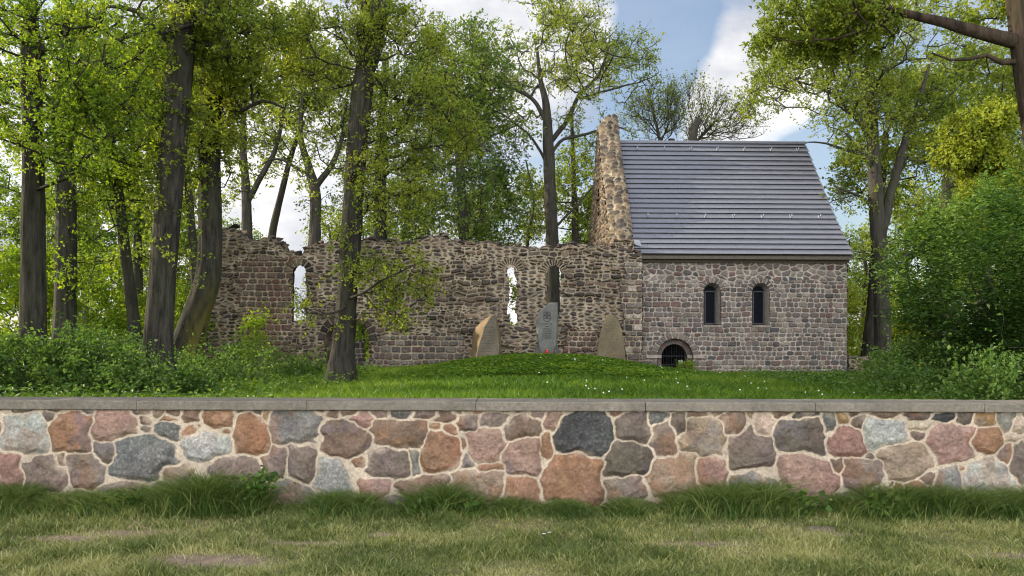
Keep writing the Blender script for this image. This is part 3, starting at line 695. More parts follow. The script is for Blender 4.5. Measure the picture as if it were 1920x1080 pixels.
    # weathered stepped top, course by course
    us = np.linspace(gx0 - .03, gx1 + .03, 34); ss = np.linspace(ya, yb, 420)
    U, Sg = np.meshgrid(us, ss)
    tt = np.clip((gx1 - .22 - U) / (gx1 - gx0), 0, 1); h, c = rubble_fun(43, gx0, gx1, 0, 16, (), (), None, 1.25)(U, np.where(Sg < RIDGE[0], (gtop(Sg) - .75 * tt ** 1.6) * 1.2, (Sg - ya) * 1.6))
    tt = np.clip((gx1 - .22 - U) / (gx1 - gx0), 0, 1); Z = gtop(Sg) + h * 1.4 - .75 * tt ** 1.6 - .1 * np.clip((U - gx1 + .15) / .15, 0, 1) ** 2
    nu, nv = len(us), len(ss); i = (np.arange(nv - 1)[:, None] * nu + np.arange(nu - 1)[None]).ravel()
    g.add(np.stack([U, Sg - h * .8 * np.sign(RIDGE[0] - Sg), Z], -1).reshape(-1, 3), np.stack([i, i + 1, i + nu + 1, i + nu], -1), None, np.concatenate([c.reshape(-1, 3) * np.array([.92, .92, .88]), np.zeros((nu * nv, 1))], 1))
    sheet(g, (0, ya, 0), (1, 0, 0), (0, 0, 1), (0, -1, 0), gx0, gx1, 4.4, 5.2, .02, rubble_fun(44, gx0, gx1, 4, 6))
    g.build('gable_wall', M['rubble'], root, xf=yaw)
build_chapel()

# ------------------------------------------------------------------ ruined nave wall
RY = 26.15
def build_ruin():
    root = empty('ruined_wall', (0, 0, 0))
    tag(root, 'long roofless ruined wall of broken fieldstones with ragged top and narrow empty windows', 'ruin')
    tp = [(380, 600), (392, 560), (400, 470), (412, 432), (436, 428), (444, 438), (452, 441), (458, 452), (470, 456), (476, 449), (506, 449), (514, 460), (524, 462), (534, 475), (560, 477), (585, 462), (605, 452), (640, 449), (700, 450), (755, 456), (800, 446), (832, 446), (862, 454), (900, 457), (960, 461), (1000, 464), (1040, 464), (1090, 461), (1140, 459), (1160, 468), (1203, 474)]
    tx = np.array([X_(p[0], RY) for p in tp]); tz = np.array([Z_(p[1], RY) for p in tp])
    U0, U1 = X_(384, RY), X_(1203, RY)
    def top(x): return np.interp(x, tx, tz) + .10 * (vn(np.asarray(x) * 4.0, np.zeros_like(x), s=3) - .5) + .10 * (vn(np.asarray(x) * 9.0, np.zeros_like(x), s=4) - .5)
    ops = [(X_(561, RY), Z_(512, RY), .215, Z_(603, RY)), (X_(957, RY), Z_(508, RY), .20, Z_(610, RY)), (X_(1037, RY), Z_(512, RY), .22, Z_(590, RY)), (X_(652, RY), Z_(640, RY), .72, .2)]
    arches = [(ops[0][0], ops[0][1], ops[0][2], .28, 7), (ops[1][0], ops[1][1], ops[1][2], .26, 13), (ops[2][0], ops[2][1], ops[2][2], .26, 13), (ops[3][0], ops[3][1], ops[3][2], .28, 11)]
    x_ = lambda p: X_(p, RY); z_ = lambda p: Z_(p, RY)
    patches = [(x_(452), x_(545), z_(660), z_(485), PAL_RED), (x_(700), x_(870), z_(715), z_(628), PAL_ASH), (x_(1062), x_(1118), z_(655), z_(615), PAL_RED), (x_(1166), x_(1215), z_(720), z_(480), np.vstack([PAL_ASH, [srgb(168, 158, 140), srgb(172, 160, 146)]])), (x_(1130), x_(1170), z_(700), z_(640), PAL_ASH)]
    T = .95
    def msk(u, v, back=False):
        j = .075 * (fbm(u * 7, v * 7, s=77) - .5) * 2
        m = v < top(u)
        for kk, o in enumerate(ops):
            if kk == 1 and not back: m &= ~(in_arch(u + .09 * (vn(v * 3.2, v * 0, s=61) - .5) * 2 + .6 * j, v + j, o[0] + .04, o[1], .115, o[3])); continue
            m &= ~in_arch(u + j, v + j, o[0] - (.14 if back and kk == 0 else 0), o[1], o[2] + (.20 if back and kk < 3 else 0), o[3])
        left = X_(392, RY) + .42 * sst(4.2, 1.2, v) * -.35 + .25 * (fbm(v * 2, v * 0 + 3, s=9) - .5) * 2
        return m & (u > left)
    a = Acc()
    sheet(a, (0, RY, 0), (1, 0, 0), (0, 0, 1), (0, -1, 0), U0 - .4, U1, .4, 5.8, .0175, rubble_fun(21, U0, U1, 0, 6, arches, patches), msk)
    sheet(a, (0, RY + T, 0), (1, 0, 0), (0, 0, 1), (0, 1, 0), U0 - .4, U1, .4, 5.8, .05, rubble_fun(22, U0, U1, 0, 6), lambda u, v: msk(u, v, True))
    for (o, sd) in zip(ops, (1, 2, 3, 4)):
        reveal(a, o[0], o[1], o[2] + .03, o[3] - .02, o[2] + (.23 if sd < 4 else .03), o[3] - .02, RY - .02, RY + T, PAL_RUB * .75, 30 + sd, .045, 12)
        xs = np.linspace(o[0] - o[2], o[0] + o[2], 7)          # loose sill stones
        for i in range(6): a.box(xs[i], xs[i + 1] - .02, RY + .02, RY + T - .05, o[3] - .3, o[3] + .05 * RNG.random(), PAL_RUB[RNG.integers(len(PAL_RUB))])
    # top surface and left end
    us = np.arange(U0 - .2, U1, .04); ws = np.linspace(-.02, T + .02, 24); U, Wd = np.meshgrid(us, ws)
    h, c = rubble_fun(23, U0, U1, 0, 1, (), (), None, 1.5)(U, Wd)
    Z = top(U) + h * 1.2 - .06 + .12 * (fbm(U * 2.5, Wd * 2.5, s=12) - .4)
    nu, nv = len(us), len(ws); i = (np.arange(nv - 1)[:, None] * nu + np.arange(nu - 1)[None]).ravel()
    a.add(np.stack([U, RY + Wd, Z], -1).reshape(-1, 3), np.stack([i, i + 1, i + nu + 1, i + nu], -1), None, np.concatenate([c.reshape(-1, 3) * .9, np.zeros((nu * nv, 1))], 1))
    sheet(a, (X_(396, RY), 0, 0), (0, 1, 0), (0, 0, 1), (-1, 0, 0), RY, RY + T, .4, 5.5, .04, rubble_fun(24, RY, RY + T, 0, 6))
    sheet(a, (U1 - .005, 0, 0), (0, 1, 0), (0, 0, 1), (1, 0, 0), RY, CY + .1, .4, Z_(476, RY), .02, ashlar_fun(25, RY, CY, 0, 6))
    # broken blocks lying along the crest
    r = np.random.default_rng(17)
    for k in range(150):
        x = r.uniform(U0 + .1, U1 - .1); y = RY + r.uniform(.0, T); s = r.uniform(.06, .15)
        V = r.normal(size=(14, 3)); V /= np.linalg.norm(V, axis=1)[:, None]; V *= s * np.array([1.5, 1.1, .75]) * r.uniform(.75, 1.1, (14, 1))
        import bmesh
        bm = bmesh.new(); vs = [bm.verts.new(v) for v in V]; res = bmesh.ops.convex_hull(bm, input=vs); bm.verts.index_update()
        vv = [v for v in bm.verts if v.link_faces]; idx = {v: n for n, v in enumerate(vv)}
        fs = [[idx[q] for q in f.verts] for f in bm.faces]; P = np.array([v.co[:] for v in vv]); bm.free()
        a.add(P + np.array([x, y, float(top(np.array([x]))[0]) + s * .35]), None, [f for f in fs if len(f) == 3], PAL_RUB[r.integers(len(PAL_RUB))] * r.uniform(.7, 1.1))
    a.build('masonry', M['rubble'], root)
    # dark squared blocks of an older fill behind the doorway
    b = Acc()
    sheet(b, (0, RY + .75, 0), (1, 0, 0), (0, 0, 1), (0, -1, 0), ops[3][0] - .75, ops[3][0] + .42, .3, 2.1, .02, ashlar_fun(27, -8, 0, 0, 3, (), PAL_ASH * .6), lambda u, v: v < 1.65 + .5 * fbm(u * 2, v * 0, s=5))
    b.build('doorway_infill', M['rubble'], root)
build_ruin()
def low_fragment():
    a = Acc(); x0, x1 = X_(1592, 29), X_(1640, 29)
    def top(u): return Z_(668, 29) + .25 * (fbm(u * 2.5, u * 0, s=3) - .5)
    m = lambda u, v: v < top(u)
    sheet(a, (0, 29, 0), (1, 0, 0), (0, 0, 1), (0, -1, 0), x0, x1, .3, 2.0, .02, rubble_fun(51, x0, x1, 0, 2), m)
    sheet(a, (0, 29.7, 0), (1, 0, 0), (0, 0, 1), (0, 1, 0), x0, x1, .3, 2.0, .04, rubble_fun(52, x0, x1, 0, 2), m)
    us = np.linspace(x0, x1, 24); ws = np.linspace(0, .7, 16); U, W = np.meshgrid(us, ws); h, c = rubble_fun(53, 0, 2, 0, 2)(U, W)
    i = (np.arange(15)[:, None] * 24 + np.arange(23)[None]).ravel()
    a.add(np.stack([U, 29 + W, top(U) + h], -1).reshape(-1, 3), np.stack([i, i + 1, i + 25, i + 24], -1), None, c.reshape(-1, 3) @ np.eye(3, 4))
    for xx, nn in ((x0, -1), (x1, 1)): sheet(a, (xx, 0, 0), (0, 1, 0), (0, 0, 1), (nn, 0, 0), 29, 29.7, .3, 1.25, .04, rubble_fun(54, 29, 30, 0, 2))
    o = a.build('ruined_wall', M['rubble']); tag(o, 'low stump of old stone wall beside the far corner of the chapel', 'ruin')
low_fragment()

# ------------------------------------------------------------------ memorial stones
MY = 24.6
def stone_from_outline(front, back, y0, y1, seed, base_col, side_col=None, n=150, name='slab', parent=None):
    """loft between a front and a back outline (metres, x/z), with a rounded rim and broken faces"""
    def resample(P, n):
        P = np.asarray(P, float); Q = np.vstack([P, P[:1]]); s = np.concatenate([[0], np.cumsum(np.hypot(*np.diff(Q, axis=0).T))])
        t = np.linspace(0, s[-1], n, endpoint=False); return np.stack([np.interp(t, s, Q[:, 0]), np.interp(t, s, Q[:, 1])], 1)
    A = resample(front, n); B = resample(back, n); ca, cb = A.mean(0), B.mean(0)
    rings = []
    for k in np.linspace(0, 1, 12)[1:]: rings.append((ca + (A - ca) * k * .96, np.full(n, y0)))
    rings.append((ca + (A - ca) * .985, np.full(n, y0 + .008)))
    for t in np.linspace(0, 1, 10): rings.append((A * (1 - t) + B * t, np.full(n, y0 + .022 + (y1 - y0 - .044) * t)))
    for k in np.linspace(1, 0, 6)[1:-1]: rings.append((cb + (B - cb) * k * .97, np.full(n, y1)))
    V = np.array([np.stack([p[:, 0], y, p[:, 1]], 1) for p, y in rings]); m = len(V)
    x, y, z = V[..., 0], V[..., 1], V[..., 2]
    dn = .035 * (fbm(x * 4, z * 4, y * 4, s=seed, o=5) - .5)
    fr = (np.arange(m) < 11)[:, None]
    V[..., 1] += np.where(fr, dn * .3, dn); V[..., 0] += np.where(fr, 0, dn * 1.6); V[..., 2] += np.where(fr, 0, dn)
    i = np.arange(m - 1)[:, None] * n; j = np.arange(n)[None]; jn = (j + 1) % n
    q = np.stack([i + j, i + jn, i + n + jn, i + n + j], -1).reshape(-1, 4)
    a = Acc(); c = np.tile(base_col, (m * n, 1)).reshape(m, n, 3)
    if side_col is not None: c[12:] = side_col
    c = c * (0.8 + .4 * fbm(x * 3, z * 3, y * 3, s=seed + 3))[..., None]
    VV = np.vstack([V.reshape(-1, 3), [(ca[0], y0, ca[1])], [(cb[0], y1, cb[1])]])
    tt = [(m * n, (k + 1) % n, k) for k in range(n)] + [(m * n + 1, (m - 1) * n + k, (m - 1) * n + (k + 1) % n) for k in range(n)]
    a.add(VV, q, tt, np.concatenate([np.vstack([c.reshape(-1, 3), base_col, base_col]), np.zeros((m * n + 2, 1))], 1))
    return a.build(name, M['memorial'], parent, smooth=True)
def mpx(pts, d): return [(X_(p[0], d), Z_(p[1], d)) for p in pts]
def engraved_lines(rows, d, y, seed, parent, h=.016):
    r = np.random.default_rng(seed)
    for (x0, x1, py) in rows:
        a = Acc(); x = X_(x0, d); xe = X_(x1, d); z = Z_(py, d)
        while x < xe:
            w = r.uniform(.012, .03); hh = h * r.uniform(.6, 1.5)
            a.box(x, min(x + w, xe), y - .006, y + .02, z - hh, z + hh * .7, (.03, .03, .03)); x += w + r.uniform(.006, .018)
        a.build('inscription_line', M['engrave'], parent)
def build_memorials():
    d = MY
    r1 = empty('memorial_stone', (0, 0, 0)); tag(r1, 'pointed memorial boulder with sunlit rough flank and many fine carved lines', 'memorial stone', 'memorial stones before the ruined wall')
    fr = mpx([(893, 668), (900, 640), (908, 612), (921, 592), (927, 589), (931, 606), (934, 630), (936, 655), (935, 672), (915, 682), (897, 680)], d)
    bk = mpx([(884, 672), (885, 640), (888, 618), (903, 602), (922, 590), (928, 590), (936, 610), (940, 640), (940, 676), (915, 684), (886, 682)], d + .4)
    stone_from_outline(fr, bk, d - .05, d + .45, 5, srgb(112, 104, 90), srgb(122, 104, 78), parent=r1)
    engraved_lines([(906 - (i * .5), 928 - .1 * i, 614 + i * 5) for i in range(10)], d - .05, d - .05, 3, r1, .008)
    r2 = empty('memorial_stone', (0, 0, 0)); tag(r2, 'tall grey middle memorial slab with carved cross emblem, standing on a stone footing', 'memorial stone', 'memorial stones before the ruined wall')
    fr = mpx([(1011, 658), (1008, 630), (1006, 600), (1010, 586), (1018, 578), (1028, 569), (1044, 567), (1045, 590), (1044, 625), (1041, 658), (1040, 663), (1012, 663)], d)
    bk = mpx([(1010, 658), (1007, 630), (1005, 600), (1010, 584), (1020, 575), (1030, 567), (1046, 567), (1047, 590), (1046, 625), (1044, 663), (1010, 663)], d + .2)
    stone_from_outline(fr, bk, d - .02, d + .22, 7, srgb(108, 108, 104), parent=r2)
    engraved_lines([(1016, 1035, 607), (1022, 1029, 612), (1017, 1034, 616.5), (1017, 1034, 620.5), (1017, 1034, 625), (1016, 1033, 629.5), (1021, 1034, 633)], d, d - .02, 5, r2, .018)
    e = Acc(); cx, cz = X_(1025.5, d), Z_(591, d); y = d - .02; s = .11
    for (a0, a1) in (((-s, -s), (s, -s + .014)), ((-s, s - .014), (s, s)), ((-s, -s), (-s + .012, s)), ((s - .012, -s), (s, s))):
        e.box(cx + a0[0], cx + a1[0], y - .012, y + .02, cz + a0[1], cz + a1[1], (.03, .03, .03))
    for k in range(4):                                     # four flared cross arms
        c, sn = math.cos(k * math.pi / 2), math.sin(k * math.pi / 2)
        P = [(-.014, .012), (.014, .012), (.045, .085), (-.045, .085)]
        V = [(cx + p[0] * c - p[1] * sn, yy, cz + p[0] * sn + p[1] * c) for yy in (y - .012, y + .02) for p in P]
        e.add(V, [(3, 2, 1, 0), (4, 5, 6, 7), (0, 1, 5, 4), (1, 2, 6, 5), (2, 3, 7, 6), (3, 0, 4, 7)], None, (.03, .03, .03))
    e.tube([(cx + .12 * math.cos(t), y - .004, cz - .10 + .09 * math.sin(t)) for t in np.linspace(math.pi * 1.1, math.pi * 1.95, 10)], .010, 6, (.03, .03, .03))
    e.build('emblem', M['engrave'], r2)
    b = Acc(); zb = Z_(667, d); b.box(X_(1004, d), X_(1050, d), d - .28, d + .35, zb - .3, Z_(663.5, d), srgb(104, 98, 88)); b.build('footing', M['memorial'], r2)
    for (x0, x1, yt) in ((1003, 1013, 645), (1039, 1049, 647)):
        P = mpx([(x0, 664), (x0 + 1, 652), ((x0 + x1) / 2, yt), (x1 - 1, 655), (x1, 664)], d)
        o = stone_from_outline(P, P, d - .14, d + .12, int(x0), srgb(84, 80, 74), n=40, name='side_block', parent=r2)
    r3 = empty('memorial_stone', (0, 0, 0)); tag(r3, 'brownish rounded memorial boulder with worn lines, beside the chapel corner', 'memorial stone', 'memorial stones before the ruined wall')
    fr = mpx([(1120, 676), (1121, 650), (1126, 620), (1133, 603), (1138, 590), (1146, 588), (1157, 597), (1165, 615), (1168, 640), (1172, 662), (1174, 684), (1150, 683), (1122, 677)], d)
    stone_from_outline(fr, [(p[0] + .03, p[1] + .01) for p in fr], d - .05, d + .3, 9, srgb(112, 101, 80), parent=r3)
    engraved_lines([(1132, 1158, 610 + i * 5.2) for i in range(9)], d, d - .045, 6, r3, .004)
    # red grave candle on the footing
    c = empty('grave_candle', (X_(1025.5, d - .15), d - .15, Z_(663.5, d)))
    tag(c, 'small red glass grave candle on the footing of the tall slab', 'candle')
    a = Acc(); z = np.array([0, .01, .05, .12, .13]); rr = [.038, .045, .048, .045, .036]
    a.tube([(0, 0, q) for q in z], rr, 16, (.5, .01, .01)); a.build('glass', M['red_glass'], c, True)
    a = Acc(); a.tube([(0, 0, q) for q in (.131, .14, .16, .165)], [.046, .046, .03, .004], 16, (.6, .5, .2)); a.build('lid', plain_material('brass_lid', (.5, .3, .08), .4, 8, .1, .8), c, True)
build_memorials()

# ------------------------------------------------------------------ trees
def smooth_path(P, R, step):
    P = np.asarray(P, float); R = np.asarray(R, float)
    s = np.concatenate([[0], np.cumsum(np.linalg.norm(np.diff(P, axis=0), axis=1))])
    t = np.linspace(0, s[-1], max(3, int(s[-1] / step) + 1))
    # Catmull-Rom through the given points
    out = np.zeros((len(t), 3)); rad = np.interp(t, s, R)
    k = np.clip(np.searchsorted(s, t, side='right') - 1, 0, len(P) - 2)
    Pm = np.vstack([2 * P[0] - P[1], P, 2 * P[-1] - P[-2]])
    u = ((t - s[k]) / (s[k + 1] - s[k]))[:, None]; p0, p1, p2, p3 = Pm[k], Pm[k + 1], Pm[k + 2], Pm[k + 3]
    out = .5 * ((2 * p1) + (-p0 + p2) * u + (2 * p0 - 5 * p1 + 4 * p2 - p3) * u * u + (-p0 + 3 * p1 - 3 * p2 + p3) * u ** 3)
    return out, rad
def bark_tube(acc, pts, rad, k, seed, flare=0.0, moss=None):
    m = len(pts); T = np.gradient(pts, axis=0); T /= np.linalg.norm(T, axis=1)[:, None]
    ref = np.array([0.05, 1.0, 0.02]); A = np.cross(T, ref); nA = np.linalg.norm(A, axis=1)[:, None]
    A = np.where(nA > .2, A / (nA + 1e-9), np.array([1., 0, 0])); B = np.cross(A, T)
    an = np.arange(k) / k * 2 * np.pi
    s = np.concatenate([[0], np.cumsum(np.linalg.norm(np.diff(pts, axis=0), axis=1))])
    ca, sa = np.cos(an)[None], np.sin(an)[None]
    rr = rad[:, None] * (1 + .10 * (fbm(ca * 1.3 + seed, sa * 1.3, s[:, None] * .9, s=seed) - .5) * 2)
    rr = rr - rad[:, None] * .22 * np.abs(vn(ca * 6 + seed, sa * 6, s[:, None] * .9, s=seed + 4) - .5) * 2
    if flare: rr = rr * (1 + flare * np.exp(-s[:, None] / .45) * (1 + .45 * np.cos(an * 5 + seed)[None]))
    V = pts[:, None] + rr[..., None] * (A[:, None] * ca[..., None] + B[:, None] * sa[..., None])
    i = np.arange(m - 1)[:, None] * k; j = np.arange(k)[None]; jn = (j + 1) % k
    q = np.stack([i + j, i + jn, i + k + jn, i + k + j], -1).reshape(-1, 4)
    c = np.zeros((m, k, 4)); c[..., :3] = .1
    if moss is not None:
        side = np.clip((-ca * .9 + -sa * .1), 0, 1); c[..., 3] = side * sst(moss, moss * .35, s)[:, None] * sst(.35, .6, fbm(ca * 3, sa * 3, s[:, None] * 2, s=seed + 2))
    acc.add(V.reshape(-1, 3), q, None, c.reshape(-1, 4))
def grow(P0, R0, path0, attr, bf, step, seed, wob=.13):
    """joins every crown point to the skeleton by the cheapest way (short reach + short way to the root)"""
    r = np.random.default_rng(seed)
    P = [p for p in P0]; par = list(range(-1, len(P0) - 1)); path = [q for q in path0]; isat = []
    n0 = len(P0)
    D = np.linalg.norm(attr[:, None] - P0[None], axis=2) + bf * path0[None]
    dn = (P0[None, :, 2] - attr[:, None, 2]); D = D + np.maximum(dn, 0) * .5
    bj = D.argmin(1); bc = D.min(1); act = np.ones(len(attr), bool); ends = []
    for it in range(len(attr)):
        a = np.where(act, bc, 1e9).argmin(); act[a] = False; j = bj[a]
        p, q = P[j], attr[a]; v = q - p; Ln = np.linalg.norm(v); m = max(1, int(round(Ln / step)))
        off = r.normal(size=3) * Ln * wob; off[2] = off[2] * .5 - .06 * Ln
        prev = j; newp = []; newpa = []
        for k in range(1, m + 1):
            t = k / m; x = p + v * t + off * math.sin(math.pi * t) * (1 - .3 * t) + (r.normal(size=3) * step * .10 if k < m else 0)
            P.append(x); par.append(prev); path.append(path[prev] + np.linalg.norm(x - P[prev])); prev = len(P) - 1
            newp.append(x); newpa.append(path[-1])
        ends.append(prev)
        NP = np.array(newp); Dn = np.linalg.norm(attr[:, None] - NP[None], axis=2) + bf * np.array(newpa)[None] + np.maximum(NP[None, :, 2] - attr[:, None, 2], 0) * .5
        b = Dn.argmin(1); c = Dn.min(1); up = c < bc; bc = np.where(up, c, bc); bj = np.where(up, len(P) - m + b, bj)
    return np.array(P), np.array(par), np.array(ends), n0
def branch_mesh(acc, P, par, rad, n0, k=5):
    idx = np.arange(n0, len(P)); pa = par[idx]
    main = np.full(len(P), -1); best = np.zeros(len(P))
    for i in idx:
        if rad[i] > best[par[i]]: best[par[i]] = rad[i]; main[par[i]] = i
    d = P[idx] - P[pa]; d /= np.linalg.norm(d, axis=1)[:, None] + 1e-9
    T = np.zeros_like(P); T[idx] = d
    Tc = T.copy(); has = main >= 0; hm = np.where(has)[0]; hm = hm[hm >= n0]
    Tc[hm] = T[hm] + T[main[hm]]; Tc /= np.linalg.norm(Tc, axis=1)[:, None] + 1e-9
    ismain = (main[pa] == idx) & (pa >= n0)
    TA = np.where(ismain[:, None], Tc[pa], d); RA = np.where(ismain, rad[pa], np.minimum(rad[pa], rad[idx] * 1.2)); TB = Tc[idx]; RB = rad[idx]
    def ring(C, T, R):
        ref = np.array([.23, .31, .92]); A = np.cross(T, ref); n = np.linalg.norm(A, axis=1)[:, None]; A = A / (n + 1e-6); B = np.cross(T, A)
        an = np.arange(k) / k * 2 * np.pi
        return C[:, None] + R[:, None, None] * (A[:, None] * np.cos(an)[None, :, None] + B[:, None] * np.sin(an)[None, :, None])
    V = np.concatenate([ring(P[pa], TA, RA), ring(P[idx], TB, RB)], 1).reshape(-1, 3)
    i = np.arange(len(idx))[:, None] * 2 * k; j = np.arange(k)[None]; jn = (j + 1) % k
    acc.add(V, np.stack([i + j, i + jn, i + k + jn, i + k + j], -1).reshape(-1, 4), None, np.array([.1, .1, .1, 0]))
def leaf_mesh(name, C, size, tone, seed, mat, parent, flat=.4, aspect=.62):
    r = np.random.default_rng(seed); n = len(C)
    nrm = r.normal(size=(n, 3)); nrm /= np.linalg.norm(nrm, axis=1)[:, None]; nrm = nrm + np.array([0, 0, flat * 2.0]); nrm /= np.linalg.norm(nrm, axis=1)[:, None]
    ax = np.cross(nrm, r.normal(size=(n, 3))); ax /= np.linalg.norm(ax, axis=1)[:, None] + 1e-9; sd = np.cross(nrm, ax)
    s = (size * r.uniform(.5, 1.35, n))[:, None]; w = s * aspect * .5
    fold = nrm * s * .14
    V = np.stack([C - ax * s * .5, C + sd * w + fold - ax * s * .02, C + ax * s * .5 - nrm * s * .06, C - sd * w + fold - ax * s * .02], 1).reshape(-1, 3)
    q = np.arange(n * 4).reshape(n, 4)
    return make_mesh(name, V, [q], mat, parent, tone=np.repeat(np.clip(tone, 0, 1), 4))
def ell_points(ells, n, seed, shell=.35, minz=None):
    r = np.random.default_rng(seed); wt = np.array([e[3] * e[4] * e[5] * (e[6] if len(e) > 6 else 1) for e in ells]); wt = wt / wt.sum(); out = []
    for e, k in zip(ells, np.maximum(3, (wt * n).astype(int))):
        v = r.normal(size=(k, 3)); v /= np.linalg.norm(v, axis=1)[:, None]; q = (r.random(k) ** (1 / 3.) * (1 - shell) + shell * r.random(k) ** .15)[:, None]
        out.append(np.array(e[:3]) + v * q * np.array(e[3:6]))
    out = np.vstack(out)
    return out if minz is None else out[out[:, 2] > minz]
def tree(name, label, cat, trunk, crown=(), limbs=(), n=250, bf=.35, step=.5, twigs=6, lpt=9, tl=.7, leaf=.11, tone=(.5, .2), mat='leaf_oak', bark='bark', seed=1, group=None, flat=.3, tip=.014, droop=0., moss=None, base_path=.35, k=44, wob=.13, epi=(), flare=.6, pw=2.25, tnoise=.35, clump=1.0, bstart=.25):
    """trunk and limbs: [(px, py, distance, radius)], crown: [(px, py, rx px, ry px, distance, depth m, weight)]"""
    P = np.array([W_(t[0], t[1], t[2]) for t in trunk]); R = np.array([t[3] for t in trunk])
    gb = float(gz(np.array([P[0, 0]]), np.array([P[0, 1]]))[0])
    if P[0, 2] > gb - .1: P = np.vstack([[P[0, 0] - (P[1, 0] - P[0, 0]) * .02, P[0, 1], gb - .15], P]); R = np.append(R[0] * 1.04, R)
    loc = np.array([P[0, 0], P[0, 1], gb])
    root = empty(name, loc); tag(root, label, cat, group)
    pts, rad = smooth_path(P, R, .16 if R[0] > .15 else .3)
    at = Acc(); bark_tube(at, pts - loc, rad, k if R[0] > .15 else 10, seed, flare, moss); at.build('trunk', M[bark], root, True)
    ab = Acc(); sk = [pts[int(len(pts) * bstart)::2]]; skr = [rad[int(len(pts) * bstart)::2]]
    L0 = np.arange(len(sk[0])) * .32 * base_path; paths = [L0]
    for lm in limbs:
        lp = np.array([W_(t[0], t[1], t[2]) for t in lm]); lr = np.array([t[3] for t in lm])
        p2, r2 = smooth_path(lp, lr, .25); p2 = p2 + .05 * (np.stack([fbm(p2[:, 2] * 1.3 + p2[:, 0], p2[:, 0] * 1.3, s=seed + q) for q in range(3)], 1) - .5) * np.minimum(np.arange(len(p2)) / 4., 1)[:, None] * 3
        bark_tube(ab, p2 - loc, r2, 10, seed + 3); sk.append(p2[2:]); skr.append(r2[2:]); paths.append((np.arange(len(p2) - 2) * .25 + 1) * .6)
    if crown or epi:
        ells = [(*W_(c[0], c[1], c[4]), c[2] * c[4] / F, c[5], c[3] * c[4] / F) + ((c[6],) if len(c) > 6 else ()) for c in crown]
        r = np.random.default_rng(seed + 100)
        S = np.vstack(sk); SR = np.concatenate(skr); SP = np.concatenate(paths)
        at_ = ell_points(ells, int(n * 1.3), seed); q_ = 14. / max(trunk[0][2], 12); at_ = at_[vn(at_[:, 0] * q_, at_[:, 1] * q_, at_[:, 2] * q_, s=seed + 50) > .33] if len(at_) else at_
        if len(at_): at_ = at_[at_[:, 2] > gb + .5]
        NP, par, ends, n0 = grow(S, SR, SP, at_, bf, step, seed, wob)
        rr = np.zeros(len(NP)); rr[n0:] = 0
        acc_ = np.zeros(len(NP)); tipp = tip ** pw
        for i in range(len(NP) - 1, n0 - 1, -1):
            v = max(acc_[i], tipp); rr[i] = v ** (1 / pw); acc_[par[i]] += v * 1.006
        rr[:n0] = SR; cap = np.full(len(NP), .6 * SR.max())
        for i in range(n0, len(NP)):
            cap[i] = (SR[par[i]] * .62 if par[i] < n0 else rr[par[i]]); rr[i] = min(rr[i], cap[i])
        branch_mesh(ab, NP - loc, par, rr, n0)
        # twigs and leaves
        term = NP[ends]; thin = np.where((rr[n0:] < tip * 1.9))[0] + n0
        src = np.concatenate([term, NP[thin[r.random(len(thin)) < .35]]]) if len(thin) else term
        if epi:
            E = []
            for (t0, t1, cnt, rad_) in epi:        # shoots straight out of the trunk
                ii = r.integers(int(len(pts) * t0), max(int(len(pts) * t1), int(len(pts) * t0) + 1), cnt); dv = r.normal(size=(cnt, 3)); dv[:, 2] *= .3; dv /= np.linalg.norm(dv, axis=1)[:, None]
                E.append(pts[ii] + dv * (rad[ii][:, None] + rad_ * r.random((cnt, 1))))
            src = np.vstack([src] + E)
        m = len(src); out = src - np.array([loc[0], loc[1], src[:, 2].mean()]); out /= np.linalg.norm(out, axis=1)[:, None] + 1e-6
        td = np.repeat(out, twigs, 0) * .55 + r.normal(size=(m * twigs, 3)) * .75 + np.array([0, 0, .25 - droop]); td /= np.linalg.norm(td, axis=1)[:, None]
        ln = tl * r.uniform(.45, 1.15, m * twigs)[:, None]; b = np.repeat(src, twigs, 0); e = b + td * ln; e[:, 2] -= droop * .25 * ln[:, 0]
        A = np.cross(td, [.3, .2, .9]); A /= np.linalg.norm(A, axis=1)[:, None] + 1e-6; B = np.cross(td, A); rt = tip * .5
        an = np.arange(3) / 3 * 2 * np.pi; rg = A[:, None] * np.cos(an)[None, :, None] + B[:, None] * np.sin(an)[None, :, None]
        V = np.concatenate([b[:, None] + rg * rt, e[:, None] + rg * rt * .45], 1).reshape(-1, 3) - loc
        i = np.arange(len(b))[:, None] * 6; j = np.arange(3)[None]; jn = (j + 1) % 3
        ab.add(V, np.stack([i + j, i + jn, i + 3 + jn, i + 3 + j], -1).reshape(-1, 4), None, np.array([.1, .1, .1, 0]))
        if lpt:
            q = np.repeat(np.arange(len(b)), lpt); t = r.random(len(q))[:, None] ** .7
            C = b[q] + (e - b)[q] * (.30 + .80 * t) + r.normal(size=(len(q), 3)) * leaf * .5 * clump
            tn = tone[0] + tone[1] * r.normal(size=len(q)) * .36 + np.repeat(tone[1] * r.normal(size=m) * .6, twigs * lpt) + tnoise * (vn(C[:, 0] * .8, C[:, 1] * .8, C[:, 2] * .8, s=seed) - .5)
            leaf_mesh('crown', C - loc, leaf, tn, seed + 7, M[mat], root, flat)
    if ab.n: ab.build('branches', M[bark], root, True)
    return root

